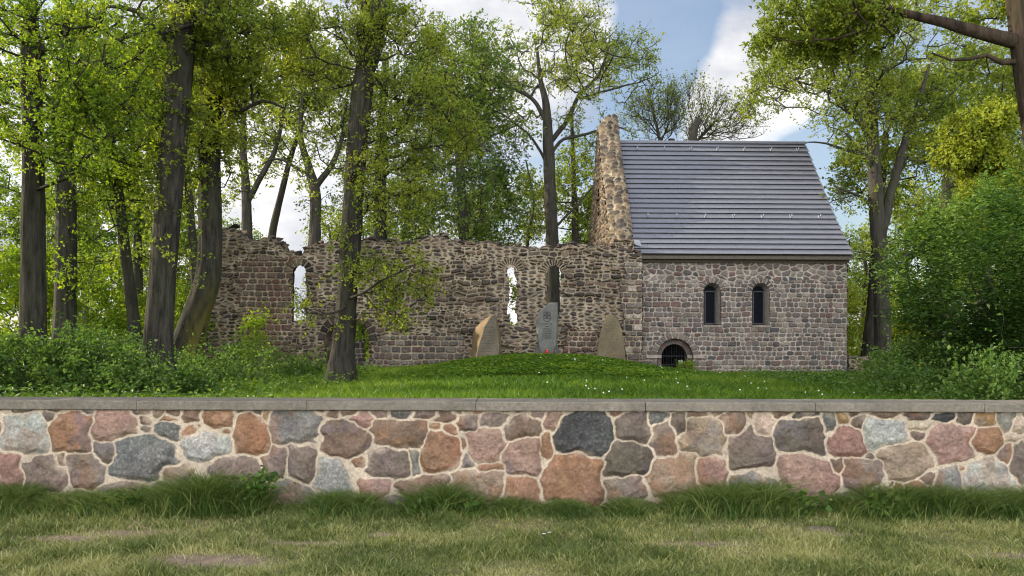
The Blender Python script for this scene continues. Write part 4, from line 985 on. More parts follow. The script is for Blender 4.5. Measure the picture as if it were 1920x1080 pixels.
NEAR = 'tall trunks standing behind the boundary wall'; BEH = 'trees standing behind the ruined wall'
def build_trees():
    # --- left foreground trunks
    tree('maple_tree', 'straight grey trunk at the left edge under bright green leaves', 'tree', [(58, 745, 15.5, .27), (62, 600, 15.5, .235), (62, 430, 15.5, .21), (60, 250, 15.5, .19), (52, 20, 15.6, .17), (46, -250, 15.7, .15)],
         [(60, 110, 130, 130, 14.8, 2.2), (190, 130, 140, 120, 15.2, 2.2), (110, 260, 120, 70, 14.6, 1.6), (240, 250, 90, 90, 16.5, 2), (20, -150, 200, 120, 16, 2, .25)], n=240, twigs=6, lpt=11, tl=.5, leaf=.08, tone=(.62, .3), mat='leaf_maple', seed=11, step=.35)
    tree('forest_tree', 'dark leafy trunk second from the left edge, wrapped in foliage', 'tree', [(118, 745, 21, .32), (122, 560, 21, .27), (123, 400, 21, .26), (118, 200, 21, .22), (120, -80, 21, .15)],
         [(130, 180, 150, 150, 21.5, 2.5), (60, 330, 90, 90, 21.5, 2), (180, 420, 80, 110, 22.5, 2, .6), (280, 120, 120, 100, 22, 3)], n=170, twigs=6, lpt=9, tl=.55, leaf=.095, tone=(.55, .3), mat='leaf_maple', bark='bark_dark', seed=12, epi=((.25, .8, 50, .5),))
    tree('forest_tree', 'slim dark leaning trunk left of the tall pale-edged trunk', 'tree', [(258, 720, 23, .20), (250, 600, 23, .17), (235, 480, 23, .16), (222, 370, 23, .14), (205, 260, 23, .12), (190, 80, 23, .08)],
         [(230, 250, 110, 100, 23, 2.5), (180, 350, 70, 60, 23.5, 2), (290, 330, 60, 70, 24, 2)], n=150, twigs=6, lpt=9, leaf=.12, tone=(.55, .3), mat='leaf_maple', bark='bark_dark', seed=13)
    tree('forest_tree', 'thin dark trunk close behind the slim leaning one', 'tree', [(266, 720, 26, .16), (262, 600, 26, .15), (256, 420, 26, .13), (250, 280, 26, .11), (242, 100, 26, .07)],
         [(270, 190, 100, 110, 26, 2.5), (200, 500, 60, 70, 27, 2, .6), (300, 460, 50, 60, 27, 2, .5)], n=140, twigs=6, lpt=9, leaf=.12, tone=(.55, .3), mat='leaf_maple', bark='bark_dark', seed=14)
    tree('oak_tree', 'tall curved grey trunk with pale left edge, left of the mossy leaning trunk', 'tree', [(296, 745, 16, .33), (298, 640, 16, .285), (304, 520, 16, .265), (312, 420, 16, .26), (326, 250, 16, .265), (338, 120, 16, .26), (348, 0, 16, .235), (356, -160, 16, .2), (362, -420, 16, .12)],
         [(300, 40, 70, 60, 16.5, 1.6, .8), (430, 60, 90, 60, 15.8, 1.6, .7)], n=90, twigs=7, lpt=11, leaf=.085, tone=(.62, .28), seed=15, epi=((.2, .6, 34, .35),), tl=.5, limbs=[[(340, 90, 16, .09), (300, 70, 15.6, .07), (250, 20, 15.2, .05), (200, 10, 15, .03)]])
    tree('oak_tree', 'thick mossy leaning trunk with an old branch scar beside the ruin', 'tree', [(328, 735, 18, .45), (343, 670, 18, .37), (364, 600, 18, .31), (388, 525, 18, .29), (394, 440, 18, .265), (392, 300, 18, .25), (398, 170, 18, .245), (406, 40, 18, .23), (412, -100, 18, .22), (425, -400, 18, .12)],
         [(440, 90, 130, 90, 17.6, 2, .8), (390, 190, 60, 70, 17.3, .9, .9), (395, 300, 45, 50, 17.4, .6, .9)], n=110, twigs=7, lpt=12, leaf=.09, tone=(.64, .28), seed=16, epi=((.35, .75, 50, .4),), tl=.5, moss=3.2,
         limbs=[[(412, 195, 18, .06), (450, 210, 17.6, .05), (490, 190, 17.4, .04), (530, 200, 17.2, .025)]])
    tree('forest_tree', 'thin dark stem half hidden behind the mossy leaning trunk', 'tree', [(372, 720, 24, .16), (370, 600, 24, .15), (362, 480, 24, .13), (352, 350, 24, .11), (338, 240, 24, .08), (330, 120, 24, .05)], [(340, 220, 70, 90, 24, 2)], n=90, twigs=6, lpt=9, leaf=.12, tone=(.55, .3), bark='bark_dark', seed=17)
    tree('oak_tree', 'forked grey oak trunk in front of the ruin, with low yellowish sprays', 'tree', [(634, 738, 18.7, .34), (642, 670, 18.7, .285), (649, 580, 18.7, .255), (659, 430, 18.7, .25), (667, 300, 18.7, .25), (676, 190, 18.7, .26), (686, 90, 18.7, .22), (692, 0, 18.7, .22), (690, -150, 18.7, .17), (685, -380, 18.7, .1)],
         [(735, 510, 75, 55, 18.0, 1.0, 1.0), (600, 570, 45, 38, 18.2, .8, 1.0), (690, 590, 70, 25, 18, .8, .9), (760, 560, 45, 40, 18, .8, 1.), (740, 350, 90, 90, 18.3, 1.2, 1.0), (790, 240, 110, 80, 18.6, 1.5, .9), (620, 90, 90, 80, 18.8, 1.5, .9), (740, 110, 90, 90, 18.8, 1.5, .9), (640, 470, 45, 40, 18, .8, .8)],
         n=360, twigs=6, lpt=10, leaf=.075, tone=(.66, .28), seed=18, tl=.48, step=.3, tip=.011, epi=((.5, .8, 40, .35),), bstart=.18,
         limbs=[[(678, 170, 18.7, .17), (700, 100, 18.7, .17), (716, 30, 18.7, .16), (726, -60, 18.7, .14), (740, -300, 18.7, .07)],
                [(655, 560, 18.5, .035), (690, 545, 18.0, .028), (740, 515, 17.7, .022), (790, 490, 17.6, .012)], [(650, 575, 18.5, .03), (620, 590, 18.1, .022), (590, 580, 17.9, .014)], [(660, 545, 18.5, .03), (685, 505, 18.1, .022), (720, 490, 17.9, .014)]])
    # --- behind the ruin, left part
    tree('forest_tree', 'slim twin-forked tree rising above the ragged left end of the ruin', 'tree', [(463, 520, 36, .30), (462, 420, 36, .24), (460, 350, 36, .2), (454, 260, 36, .15), (462, 130, 36, .1)], [(450, 200, 90, 90, 36, 3), (530, 150, 90, 80, 36, 3), (440, 330, 50, 40, 36, 2, .6)], n=170, twigs=5, lpt=6, leaf=.15, tone=(.5, .3), seed=21, group=BEH, bark='bark_dark', tl=.8,
         limbs=[[(463, 380, 36, .15), (490, 330, 36, .13), (515, 280, 36, .11), (530, 210, 36, .09), (545, 140, 36, .05)]])
    tree('forest_tree', 'slender curved tree seen above the arched ruin window', 'tree', [(505, 520, 38, .26), (510, 440, 38, .19), (522, 385, 38, .16), (540, 310, 38, .13), (560, 240, 38, .1), (575, 140, 38, .06)], [(570, 170, 90, 90, 38, 3), (500, 270, 60, 60, 38, 2, .6)], n=130, twigs=5, lpt=6, leaf=.15, tone=(.55, .3), seed=22, group=BEH, bark='bark_dark', tl=.8)
    tree('oak_tree', 'crooked many-limbed oak behind the dip in the ruin top', 'tree', [(588, 520, 35, .32), (590, 430, 35, .27), (590, 360, 35, .24), (578, 315, 35, .18), (562, 250, 35, .12), (570, 150, 35, .08)], [(590, 230, 90, 80, 35, 3), (640, 180, 60, 90, 35, 3), (560, 120, 100, 80, 35, 3), (600, 340, 90, 50, 35, 2.5, .5)], n=190, twigs=5, lpt=6, leaf=.14, tone=(.52, .3), seed=23, group=BEH, bark='bark_dark', tl=.8, wob=.2,
         limbs=[[(592, 350, 35, .16), (620, 310, 35, .13), (640, 260, 35, .10), (650, 190, 35, .06)], [(588, 330, 35, .10), (560, 320, 35, .08), (520, 300, 35, .05), (490, 310, 35, .03)]])
    tree('beech_tree', 'dense green tree with drooping foliage behind the forked oak trunk', 'tree', [(712, 520, 38, .38), (712, 400, 38, .32), (714, 260, 38, .27), (722, 100, 38, .16)], [(770, 230, 130, 120, 38, 3.2), (740, 360, 110, 80, 38, 3), (840, 330, 110, 100, 38, 3.2), (760, 110, 110, 70, 38, 3), (850, 180, 110, 90, 38, 3)], n=380, twigs=6, lpt=8, leaf=.14, tone=(.52, .3), mat='leaf_beech', seed=24, group=BEH, droop=.5, tl=.9, flat=.5,
         limbs=[[(715, 240, 38, .16), (780, 225, 36.5, .14), (830, 235, 36, .12), (880, 260, 35.5, .08), (920, 285, 35.5, .05)]], bark='bark_dark')
    tree('beech_tree', 'dark green tree filling the gap between the drooping tree and the broad oak', 'tree', [(872, 520, 36, .28), (868, 420, 36, .24), (860, 300, 36, .2), (850, 160, 36, .12)], [(900, 380, 100, 80, 36, 3), (910, 260, 90, 90, 36, 3), (830, 420, 100, 50, 36, 3), (870, 130, 110, 80, 36, 3)], n=250, twigs=6, lpt=8, leaf=.15, tone=(.45, .28), mat='leaf_beech', seed=25, group=BEH, droop=.5, tl=.9, flat=.5, bark='bark_dark')
    tree('oak_tree', 'broad open oak with spreading limbs above the ruin, left of the gable', 'tree', [(1035, 540, 40, .40), (1034, 440, 40, .33), (1030, 340, 40, .31), (1027, 270, 40, .30), (1023, 200, 40, .20), (1012, 150, 40, .12), (1005, 90, 40, .07)],
         [(1010, 90, 120, 70, 40, 4.5), (920, 130, 100, 70, 40, 4.5), (1110, 100, 60, 70, 40, 4), (1170, 130, 60, 70, 40, 4), (1190, 180, 55, 25, 40, 3, .9), (940, 210, 70, 40, 40, 4, .7), (1080, 200, 60, 50, 40, 4, .6), (1000, 40, 80, 35, 40, 3), (1130, 260, 60, 50, 41, 3, .9), (880, 220, 60, 60, 40, 3, .7)], n=540, twigs=5, lpt=7, leaf=.125, tone=(.60, .3), seed=26, group=BEH, tl=.75, wob=.17, tip=.018, bark='bark_dark', bf=.3, pw=2.5,
         limbs=[[(1028, 270, 40, .150), (1060, 230, 40, .129), (1085, 180, 40, .102), (1120, 140, 40, .082), (1140, 90, 40, .048)], [(1024, 230, 40, .136), (1000, 190, 40, .116), (960, 165, 40, .088), (920, 150, 40, .061), (870, 145, 40, .034)], [(1030, 290, 40, .102), (1055, 262, 40, .088), (1100, 250, 40, .075), (1150, 235, 40, .048)],
                [(1030, 320, 40, .095), (1000, 265, 40, .075), (950, 220, 40, .054), (900, 200, 40, .034)], [(1085, 185, 40, .068), (1150, 165, 40, .054), (1205, 150, 40, .034), (1235, 135, 40, .020)], [(1037, 430, 40, .075), (1070, 395, 40, .061), (1110, 350, 40, .048), (1135, 300, 40, .027)]])
    tree('forest_tree', 'thin leafy tree between the broad oak and the stone gable', 'tree', [(1080, 540, 45, .26), (1078, 430, 45, .2), (1074, 320, 45, .15), (1070, 200, 45, .08)], [(1080, 350, 50, 80, 45, 2.5), (1110, 420, 40, 60, 46, 2.5), (990, 390, 40, 70, 46, 2.5, .8)], n=170, twigs=5, lpt=7, leaf=.16, tone=(.5, .3), seed=27, group=BEH, bark='bark_dark')
    tree('young_tree', 'sparse thin-stemmed young trees clump seen just left of the broad oak trunk', 'tree', [(985, 520, 42, .12), (990, 440, 42, .1), (1000, 380, 42, .07), (985, 300, 42, .04)], [(1000, 400, 40, 60, 42, 2), (960, 420, 40, 40, 42, 2)], n=60, twigs=5, lpt=5, leaf=.14, tone=(.5, .3), seed=28, group=BEH, bark='bark_dark')
    tree('ash_tree', 'twiggy half-bare tree with upright branches behind the chapel roof', 'tree', [(1250, 560, 42, .4), (1250, 420, 42, .34), (1255, 330, 42, .28), (1258, 260, 42, .18)], [(1230, 215, 50, 45, 42, 3), (1290, 215, 60, 45, 42, 3), (1355, 235, 55, 30, 42, 3), (1195, 230, 28, 45, 42, 3, .8), (1400, 245, 35, 18, 42, 2, .8)], n=300, twigs=4, lpt=2, leaf=.12, tone=(.6, .3), seed=29, bark='bark_dark', bf=.8, wob=.08, tl=.9, tip=.012, droop=-.9,
         limbs=[[(1255, 330, 42, .14), (1235, 260, 42, .1), (1222, 200, 42, .06)], [(1256, 320, 42, .14), (1300, 270, 42, .1), (1340, 225, 42, .06)]])
    tree('snag', 'dead forked stub poking up behind the chapel ridge', 'dead tree', [(1292, 560, 38, .34), (1294, 400, 38, .3), (1297, 290, 38, .24), (1298, 255, 38, .22), (1301, 240, 38, .19), (1309, 222, 38, .15)], [], seed=30, bark='bark_dark', limbs=[[(1298, 258, 38, .17), (1295, 240, 38, .13), (1298, 230, 38, .08)]])
    # --- right side
    tree('oak_tree', 'big oak right of the chapel with forked trunk and wide crown', 'tree', [(1656, 715, 29, .38), (1656, 640, 29, .31), (1653, 560, 29, .29), (1648, 460, 29, .29), (1642, 370, 29, .26), (1637, 280, 29, .22), (1632, 190, 29, .2), (1628, 90, 29, .12)],
         [(1520, 150, 110, 90, 28.5, 3.5), (1600, 90, 150, 90, 28.5, 4), (1690, 130, 120, 110, 29, 4), (1455, 170, 55, 60, 28.5, 2.5, .9), (1570, 230, 110, 50, 28.5, 3, .9), (1600, 370, 45, 30, 28.5, 1.5, .9), (1580, 300, 50, 30, 28.5, 1.5, .8), (1730, 330, 80, 60, 29, 3, .7), (1730, 440, 70, 40, 29, 2, .8), (1620, 450, 40, 30, 28, 1.2, .8), (1480, 90, 60, 70, 28.5, 2.5, .8)],
         n=430, twigs=6, lpt=8, leaf=.105, tone=(.60, .3), seed=31, tl=.65, wob=.16, tip=.015, bark='bark_dark', bf=.3,
         limbs=[[(1649, 450, 29, .203), (1668, 370, 29, .179), (1685, 300, 29, .156), (1702, 250, 29, .125), (1722, 190, 29, .094), (1740, 120, 29, .055)], [(1640, 320, 29, .094), (1615, 290, 28.8, .078), (1585, 280, 28.6, .062), (1550, 268, 28.5, .039), (1510, 265, 28.4, .023)], [(1644, 395, 29, .078), (1610, 365, 28.8, .055), (1570, 350, 28.6, .031)],
                [(1652, 505, 29, .117), (1690, 480, 28.9, .101), (1730, 465, 28.8, .078), (1790, 450, 28.8, .039)], [(1637, 270, 29, .094), (1600, 215, 28.8, .078), (1550, 170, 28.6, .055), (1490, 150, 28.5, .031)]])
    tree('oak_tree', 'dark second trunk leaning in behind the big oak right of the chapel', 'tree', [(1628, 715, 31, .40), (1634, 640, 31, .34), (1641, 540, 31, .28), (1645, 420, 31, .2), (1660, 250, 31, .12)], [(1680, 240, 100, 90, 31, 3), (1640, 320, 80, 60, 31, 2)], n=130, twigs=6, lpt=8, leaf=.14, tone=(.48, .3), seed=32, bark='bark_dark', moss=4)
    tree('oak_tree', 'rough brown trunk at the right edge with a heavy limb reaching left', 'tree', [(2010, 800, 11, .30), (1995, 600, 11, .23), (1960, 350, 11, .17), (1932, 200, 11, .155), (1917, 90, 11, .155), (1906, 0, 11, .14), (1885, -200, 11, .12)],
         [(1520, 35, 120, 55, 11.8, 1.0, .9), (1640, 50, 130, 65, 12.0, .9), (1790, 10, 130, 50, 12.1, .9), (1810, 120, 80, 40, 11.6, .7, .5), (1440, 60, 50, 40, 11.8, .6, .4), (1890, 140, 50, 40, 11.9, .6, .4)], n=300, twigs=6, lpt=9, leaf=.066, tone=(.48, .28), mat='leaf_oak', bark='bark_warm', seed=33, tl=.32, step=.22, tip=.007, wob=.15, bstart=.45,
         limbs=[[(1905, 75, 11, .117), (1860, 66, 11.0, .105), (1800, 52, 11.1, .094), (1750, 38, 11.2, .078), (1690, 20, 11.3, .055), (1620, 0, 11.4, .031), (1520, 10, 11.5, .016)], [(1912, 112, 11, .047), (1870, 115, 11, .039), (1840, 100, 11, .031), (1800, 112, 11, .023), (1750, 95, 11, .014)], [(1690, 20, 11.3, .031), (1600, 60, 11.3, .020), (1500, 80, 11.4, .011), (1430, 60, 11.5, .006)]])
    tree('bright_tree', 'dense yellow-green tree glowing in the sun on the right', 'tree', [(1848, 720, 24, .26), (1845, 560, 24, .22), (1842, 430, 24, .19), (1835, 300, 24, .14), (1828, 220, 24, .08)], [(1812, 262, 40, 50, 23.5, 1.0), (1785, 300, 18, 30, 23.5, .5), (1852, 232, 36, 30, 23.5, .9), (1830, 205, 14, 18, 23.5, .4), (1848, 330, 36, 60, 23.5, .9), (1880, 300, 14, 26, 23.5, .5), (1870, 420, 40, 40, 24, 1.), (1810, 380, 16, 26, 24, .5)], n=200, twigs=7, lpt=14, leaf=.11, tone=(.5, .3), mat='leaf_bright', seed=34, tl=.45, bark='bark')
    tree('forest_tree', 'dark leafy tree behind the glowing yellow-green one', 'tree', [(1762, 720, 34, .3), (1768, 560, 34, .26), (1772, 400, 34, .22), (1780, 250, 34, .15), (1790, 120, 34, .08)], [(1790, 180, 110, 110, 34, 3.5), (1880, 250, 80, 130, 34, 3), (1760, 430, 70, 60, 34, 3, .7), (1900, 400, 70, 90, 33, 3)], n=340, twigs=6, lpt=8, leaf=.15, tone=(.45, .3), seed=35, bark='bark_dark')
build_trees()

# ------------------------------------------------------------------ shrubs and undergrowth
def shrub(name, label, cat, ells, n, leaf, tone, mat, seed, d, stems=5, lpt=10, twigs=6, tl=.35, group=None, flat=.4, clump=1.0, rag=(1.8, .43)):
    E = [(*W_(c[0], c[1], c[4]), c[2] * c[4] / F, c[5], c[3] * c[4] / F) for c in ells]
    cx = np.mean([e[0] for e in E]); cy = np.mean([e[1] for e in E]); gb = float(gz(np.array([cx]), np.array([cy]))[0]); loc = np.array([cx, cy, gb])
    root = empty(name, loc); tag(root, label, cat, group)
    r = np.random.default_rng(seed); at = ell_points(E, int(n * 1.25), seed, .15); at = at + min(.22, .35 * E[0][3]) * r.normal(size=at.shape) * np.array([1, .6, 1]); at = at[at[:, 2] > gb + .05]; at = at if max(e[3] for e in E) < .4 else at[(vn(at[:, 0] * rag[0], at[:, 1] * rag[0], at[:, 2] * rag[0], s=seed + 1) > rag[1])]
    S = []; 
    for s in range(stems):
        e = E[s % len(E)]; bx = e[0] + r.uniform(-.5, .5) * e[3]; by = e[1] + r.uniform(-.5, .5) * e[4]
        z = float(gz(np.array([bx]), np.array([by]))[0]); S += [np.array([bx, by, z]), np.array([bx + r.uniform(-.1, .1), by, z + .3])]
    S = np.array(S); NP, par, ends, n0 = grow(S, np.full(len(S), .03), np.zeros(len(S)), at, .3, .3, seed)
    rr = np.zeros(len(NP)); ac = np.zeros(len(NP)); tip = .006
    for i in range(len(NP) - 1, n0 - 1, -1):
        v = max(ac[i], tip ** 2.3); rr[i] = v ** (1 / 2.3); ac[par[i]] += v
    rr[:n0] = .03; ab = Acc(); hub = np.array([cx, cy, gb + .02]) - loc
    for i in range(0, len(S), 2): ab.tube([hub, (hub + S[i] - loc) / 2 + np.array([0, 0, .06]), S[i] - loc + np.array([0, 0, .05]), S[i + 1] - loc], [.03, .025, .025, .025], 6, (.1, .1, .1))
    branch_mesh(ab, NP - loc, par, np.minimum(rr, .05), n0, 4); ab.build('stems', M['bark_dark'], root, True)
    src = at; m = len(src); td = r.normal(size=(m * twigs, 3)) + np.array([0, 0, .5]); td /= np.linalg.norm(td, axis=1)[:, None]
    b = np.repeat(src, twigs, 0); e = b + td * tl * (r.uniform(.4, 1.2, m * twigs) + 1.2 * (r.random(m * twigs) < .08))[:, None]
    q = np.repeat(np.arange(len(b)), lpt); C = b[q] + (e - b)[q] * r.random(len(q))[:, None] + r.normal(size=(len(q), 3)) * leaf * .8 * clump
    C = C[C[:, 2] > gb]
    tn = tone[0] + .03 + tone[1] * r.normal(size=len(C)) * .5 + .5 * (vn(C[:, 0] * 1.4, C[:, 1] * 1.4, C[:, 2] * 1.4, s=seed) - .5)
    leaf_mesh('foliage', C - loc, leaf, tn, seed + 3, M[mat], root, flat)
    return root
def build_shrubs():
    G = 'shrubs behind the left part of the wall'
    shrub('shrub', 'dark green shrub at the far left edge behind the wall', 'shrub', [(20, 705, 80, 45, 14.5, 1.0), (-60, 690, 70, 60, 14.8, 1)], 140, .085, (0.30, .3), 'leaf_shrub', 61, 14.5, group=G)
    shrub('shrub', 'leafy bush in front of the two leftmost trunks', 'shrub', [(120, 718, 75, 38, 14.2, .9), (165, 690, 50, 34, 15, .9)], 130, .08, (0.34, .3), 'leaf_shrub', 62, 14.2, group=G)
    shrub('shrub', 'tall bush hiding the foot of the slim leaning trunk', 'shrub', [(218, 690, 44, 42, 17, 1), (190, 722, 55, 24, 15, .8)], 115, .085, (0.32, .3), 'leaf_shrub', 63, 17, group=G)
    shrub('shrub', 'low dull shrub at the foot of the tall curved trunk', 'shrub', [(235, 725, 40, 20, 14, .6), (350, 730, 40, 14, 14, .5)], 110, .07, (.45, .3), 'leaf_shrub', 64, 14, group=G)
    shrub('shrub', 'spreading bush at the foot of the mossy leaning trunk', 'shrub', [(412, 716, 50, 20, 17, .9), (350, 718, 35, 18, 16.6, .7)], 170, .075, (.48, .3), 'leaf_shrub', 65, 17, group=G)
    shrub('sapling', 'yellow-green sapling against the left end of the ruin', 'sapling', [(470, 640, 24, 30, 24.5, .5), (460, 680, 30, 25, 24.3, .5), (478, 612, 14, 16, 24.5, .3)], 60, .10, (.75, .25), 'leaf_maple', 66, 24, stems=2, lpt=8)
    shrub('shrub', 'wide low bramble below the squared reddish stones of the ruin', 'shrub', [(480, 708, 70, 20, 20, 1.0), (560, 712, 50, 14, 21, .9)], 170, .08, (.48, .3), 'leaf_shrub', 67, 20, group=G)
    shrub('shrub', 'leafy understorey bush seen between the far left trunks', 'shrub', [(100, 560, 110, 60, 24, 1.5), (200, 590, 90, 50, 25, 1.5), (20, 520, 80, 60, 24, 1.5)], 300, .12, (.6, .3), 'leaf_maple', 68, 24)
    shrub('shrub', 'understorey bush between the tall curved trunk and the ruin', 'shrub', [(345, 620, 40, 40, 26, 1.2), (290, 600, 50, 60, 28, 1.4)], 130, .12, (.55, .3), 'leaf_maple', 69, 26)
    R = 'shrubs on the right'
    shrub('lilac_bush', 'huge dark green leafy bush filling the right edge', 'bush', [(1850, 540, 100, 110, 15, 1.6), (1920, 480, 90, 110, 15.4, 1.6), (1790, 600, 80, 90, 14.8, 1.2), (1890, 640, 100, 70, 14.2, 1.0), (1740, 640, 50, 55, 15.5, .9), (1960, 600, 90, 130, 15, 1.4)], 560, .11, (.11, .28), 'leaf_shrub', 71, 15, stems=9, lpt=9, twigs=6, tl=.6, flat=1.0, rag=(1.5, .47))
    shrub('shrub', 'paler bush rising behind the huge dark bush on the right', 'bush', [(1745, 500, 60, 60, 21, 1.3), (1790, 450, 70, 60, 20, 1.4), (1880, 400, 80, 60, 20, 1.4)], 300, .12, (.62, .25), 'leaf_shrub', 72, 20, flat=.7)
    shrub('shrub', 'small leafy shrub at the foot of the big oak', 'shrub', [(1665, 700, 38, 20, 20, .7), (1630, 710, 25, 14, 20, .5)], 90, .08, (.45, .3), 'leaf_shrub', 73, 20, group=R)
    shrub('shrub', 'low shrub left of the huge dark bush above the wall', 'shrub', [(1740, 705, 50, 26, 15, .7), (1700, 725, 30, 14, 14, .5)], 140, .075, (.45, .3), 'leaf_shrub', 74, 15, group=R)
    shrub('shrub', 'pale leafed low shrub above the right end of the wall', 'shrub', [(1850, 730, 55, 16, 11.5, .5), (1905, 725, 40, 20, 11.3, .5)], 110, .07, (.46, .28), 'leaf_shrub', 75, 11.5, group=R)
    shrub('shrub', 'distant pale bush in the gap right of the chapel corner', 'bush', [(1612, 590, 26, 70, 36, 1.5), (1690, 600, 40, 70, 38, 1.5)], 170, .17, (.7, .3), 'leaf_oak', 76, 36)
build_shrubs()

def door_clump():
    shrub('weed_clump', 'bright yellow-green clump of weeds right beside the chapel door', 'weeds', [(1290, 702, 13, 11, 25.6, .25), (1282, 708, 18, 6, 25.4, .3)], 60, .06, (.75, .2), 'grass', 78, 25.5, stems=3, tl=.22)
door_clump()
def background_woods():
    """the wood behind: slender trees copied from four kinds"""
    protos = []
    sp = [(-30, 46), (90, 50), (160, 44), (225, 52), (300, 48), (360, 55), (420, 50), (620, 50), (680, 46), (760, 48), (830, 52), (905, 47), (1105, 52), (1165, 56), (1620, 50), (1700, 46), (1790, 50), (1870, 44), (1950, 48), (-120, 50), (2050, 50), (140, 60), (450, 64)]
    r = np.random.default_rng(91)
    for kd in range(4):
        x0 = 960; d = 48
        h = (250, 300, 220, 270)[kd]
        t = tree('woodland_tree', 'slender leafy tree in the wood behind the ruin', 'tree', [(x0, 690, d, .2), (x0 + 6, 600, d, .17), (x0 - 4, 480, d, .13), (x0 + 5, 690 - h - 60, d, .05)],
                 [(x0, 690 - h, 60, 90, d, 2.2), (x0 + 10, 540, 60, 50, d, 2), (x0 - 30, 610, 50, 40, d, 1.6, .8), (x0 + 30, 640, 50, 30, d, 1.6, .8)], n=150, twigs=5, lpt=7, leaf=.19, tone=(.52 + .06 * kd, .32), mat=('leaf_maple', 'leaf_oak', 'leaf_beech', 'leaf_oak')[kd], bark='bark_dark', seed=300 + kd, group='trees of the wood behind the ruin', tl=.9, flare=.2)
        protos.append(t)
    for k, (px, d) in enumerate(sp):
        src = protos[k % 4]
        if k < 4: o = src
        else:
            o = src.copy(); COL.objects.link(o)
            for ch in src.children:
                c = ch.copy(); COL.objects.link(c); c.parent = o
        x = X_(px, d); o.location = (x, d, float(gz(np.array([x]), np.array([float(d)]))[0])); o.rotation_euler[2] = r.uniform(0, 6.28); s = r.uniform(.8, 1.15); o.scale = (s, s, s)
    for k, (x, y, s) in enumerate([(-9.2, 6.6, .7), (-10.6, 9.2, .8), (-12.2, 7.0, .8), (-14, 9.8, .85), (-13, 5.6, .75), (-16.5, 8.6, .85)]):  # unseen trees added to keep the low sun off the verge
        src = protos[k % 4]; o = src.copy(); COL.objects.link(o)
        for ch in src.children:
            c = ch.copy(); COL.objects.link(c); c.parent = o
        o['label'] = 'slender leafy tree added past the left edge, out of view, to shade the verge'; o['group'] = 'shade trees added past the left edge'
        o.location = (x, y, float(gz(np.array([x]), np.array([y]))[0])); o.rotation_euler[2] = k * 1.3; o.scale = (s, s, s)
    # far belt of trees and hedges that reads as one mass
    C = []; n = 26000
    x = r.uniform(-110, 110, n); y = r.uniform(75, 100, n); hgt = 1.8 + 4.2 * fbm(x * .09, y * .05, s=4); z = r.random(n) ** .8 * hgt + .0
    C = np.stack([x, y, z], 1); tn = .5 + .25 * r.normal(size=n) + .5 * (vn(x * .25, y * .25, z * .25, s=7) - .5)
    o = leaf_mesh('far_woods', C, .75, tn, 5, M['leaf_oak'], None, .3); tag(o, 'far belt of trees and hedges low on the horizon', 'woods', kind='stuff')
background_woods()

# ------------------------------------------------------------------ grass and herbs
def blades(name, x, y, h, w, lean, tone, mat, seed, label, cat, zoff=-.01):
    r = np.random.default_rng(seed); n = len(x); z = gz(x, y) + zoff
    a = r.random(n) * 2 * np.pi; L = r.random(n) * 2 * np.pi; ln = lean * r.uniform(.2, 1.2, n) * h
    sx, sy = np.cos(a) * w * .5, np.sin(a) * w * .5; lx, ly = np.cos(L) * ln, np.sin(L) * ln
    def pt(t, k, s): return np.stack([x + lx * t * t + s * sx * k, y + ly * t * t + s * sy * k, z + h * (t - .25 * t * t * np.minimum(lean, 1))], 1)
    V = np.stack([pt(0, 1, -1), pt(0, 1, 1), pt(.55, .8, 1), pt(.55, .8, -1), pt(1, 0, 0)], 1).reshape(-1, 3)
    i = np.arange(n)[:, None] * 5
    o = make_mesh(name, V, [i + np.array([[0, 1, 2, 3]]), i + np.array([[3, 2, 4]])], M[mat], None, tone=np.repeat(np.clip(tone, 0, 1), 5))
    tag(o, label, cat, kind='stuff'); return o
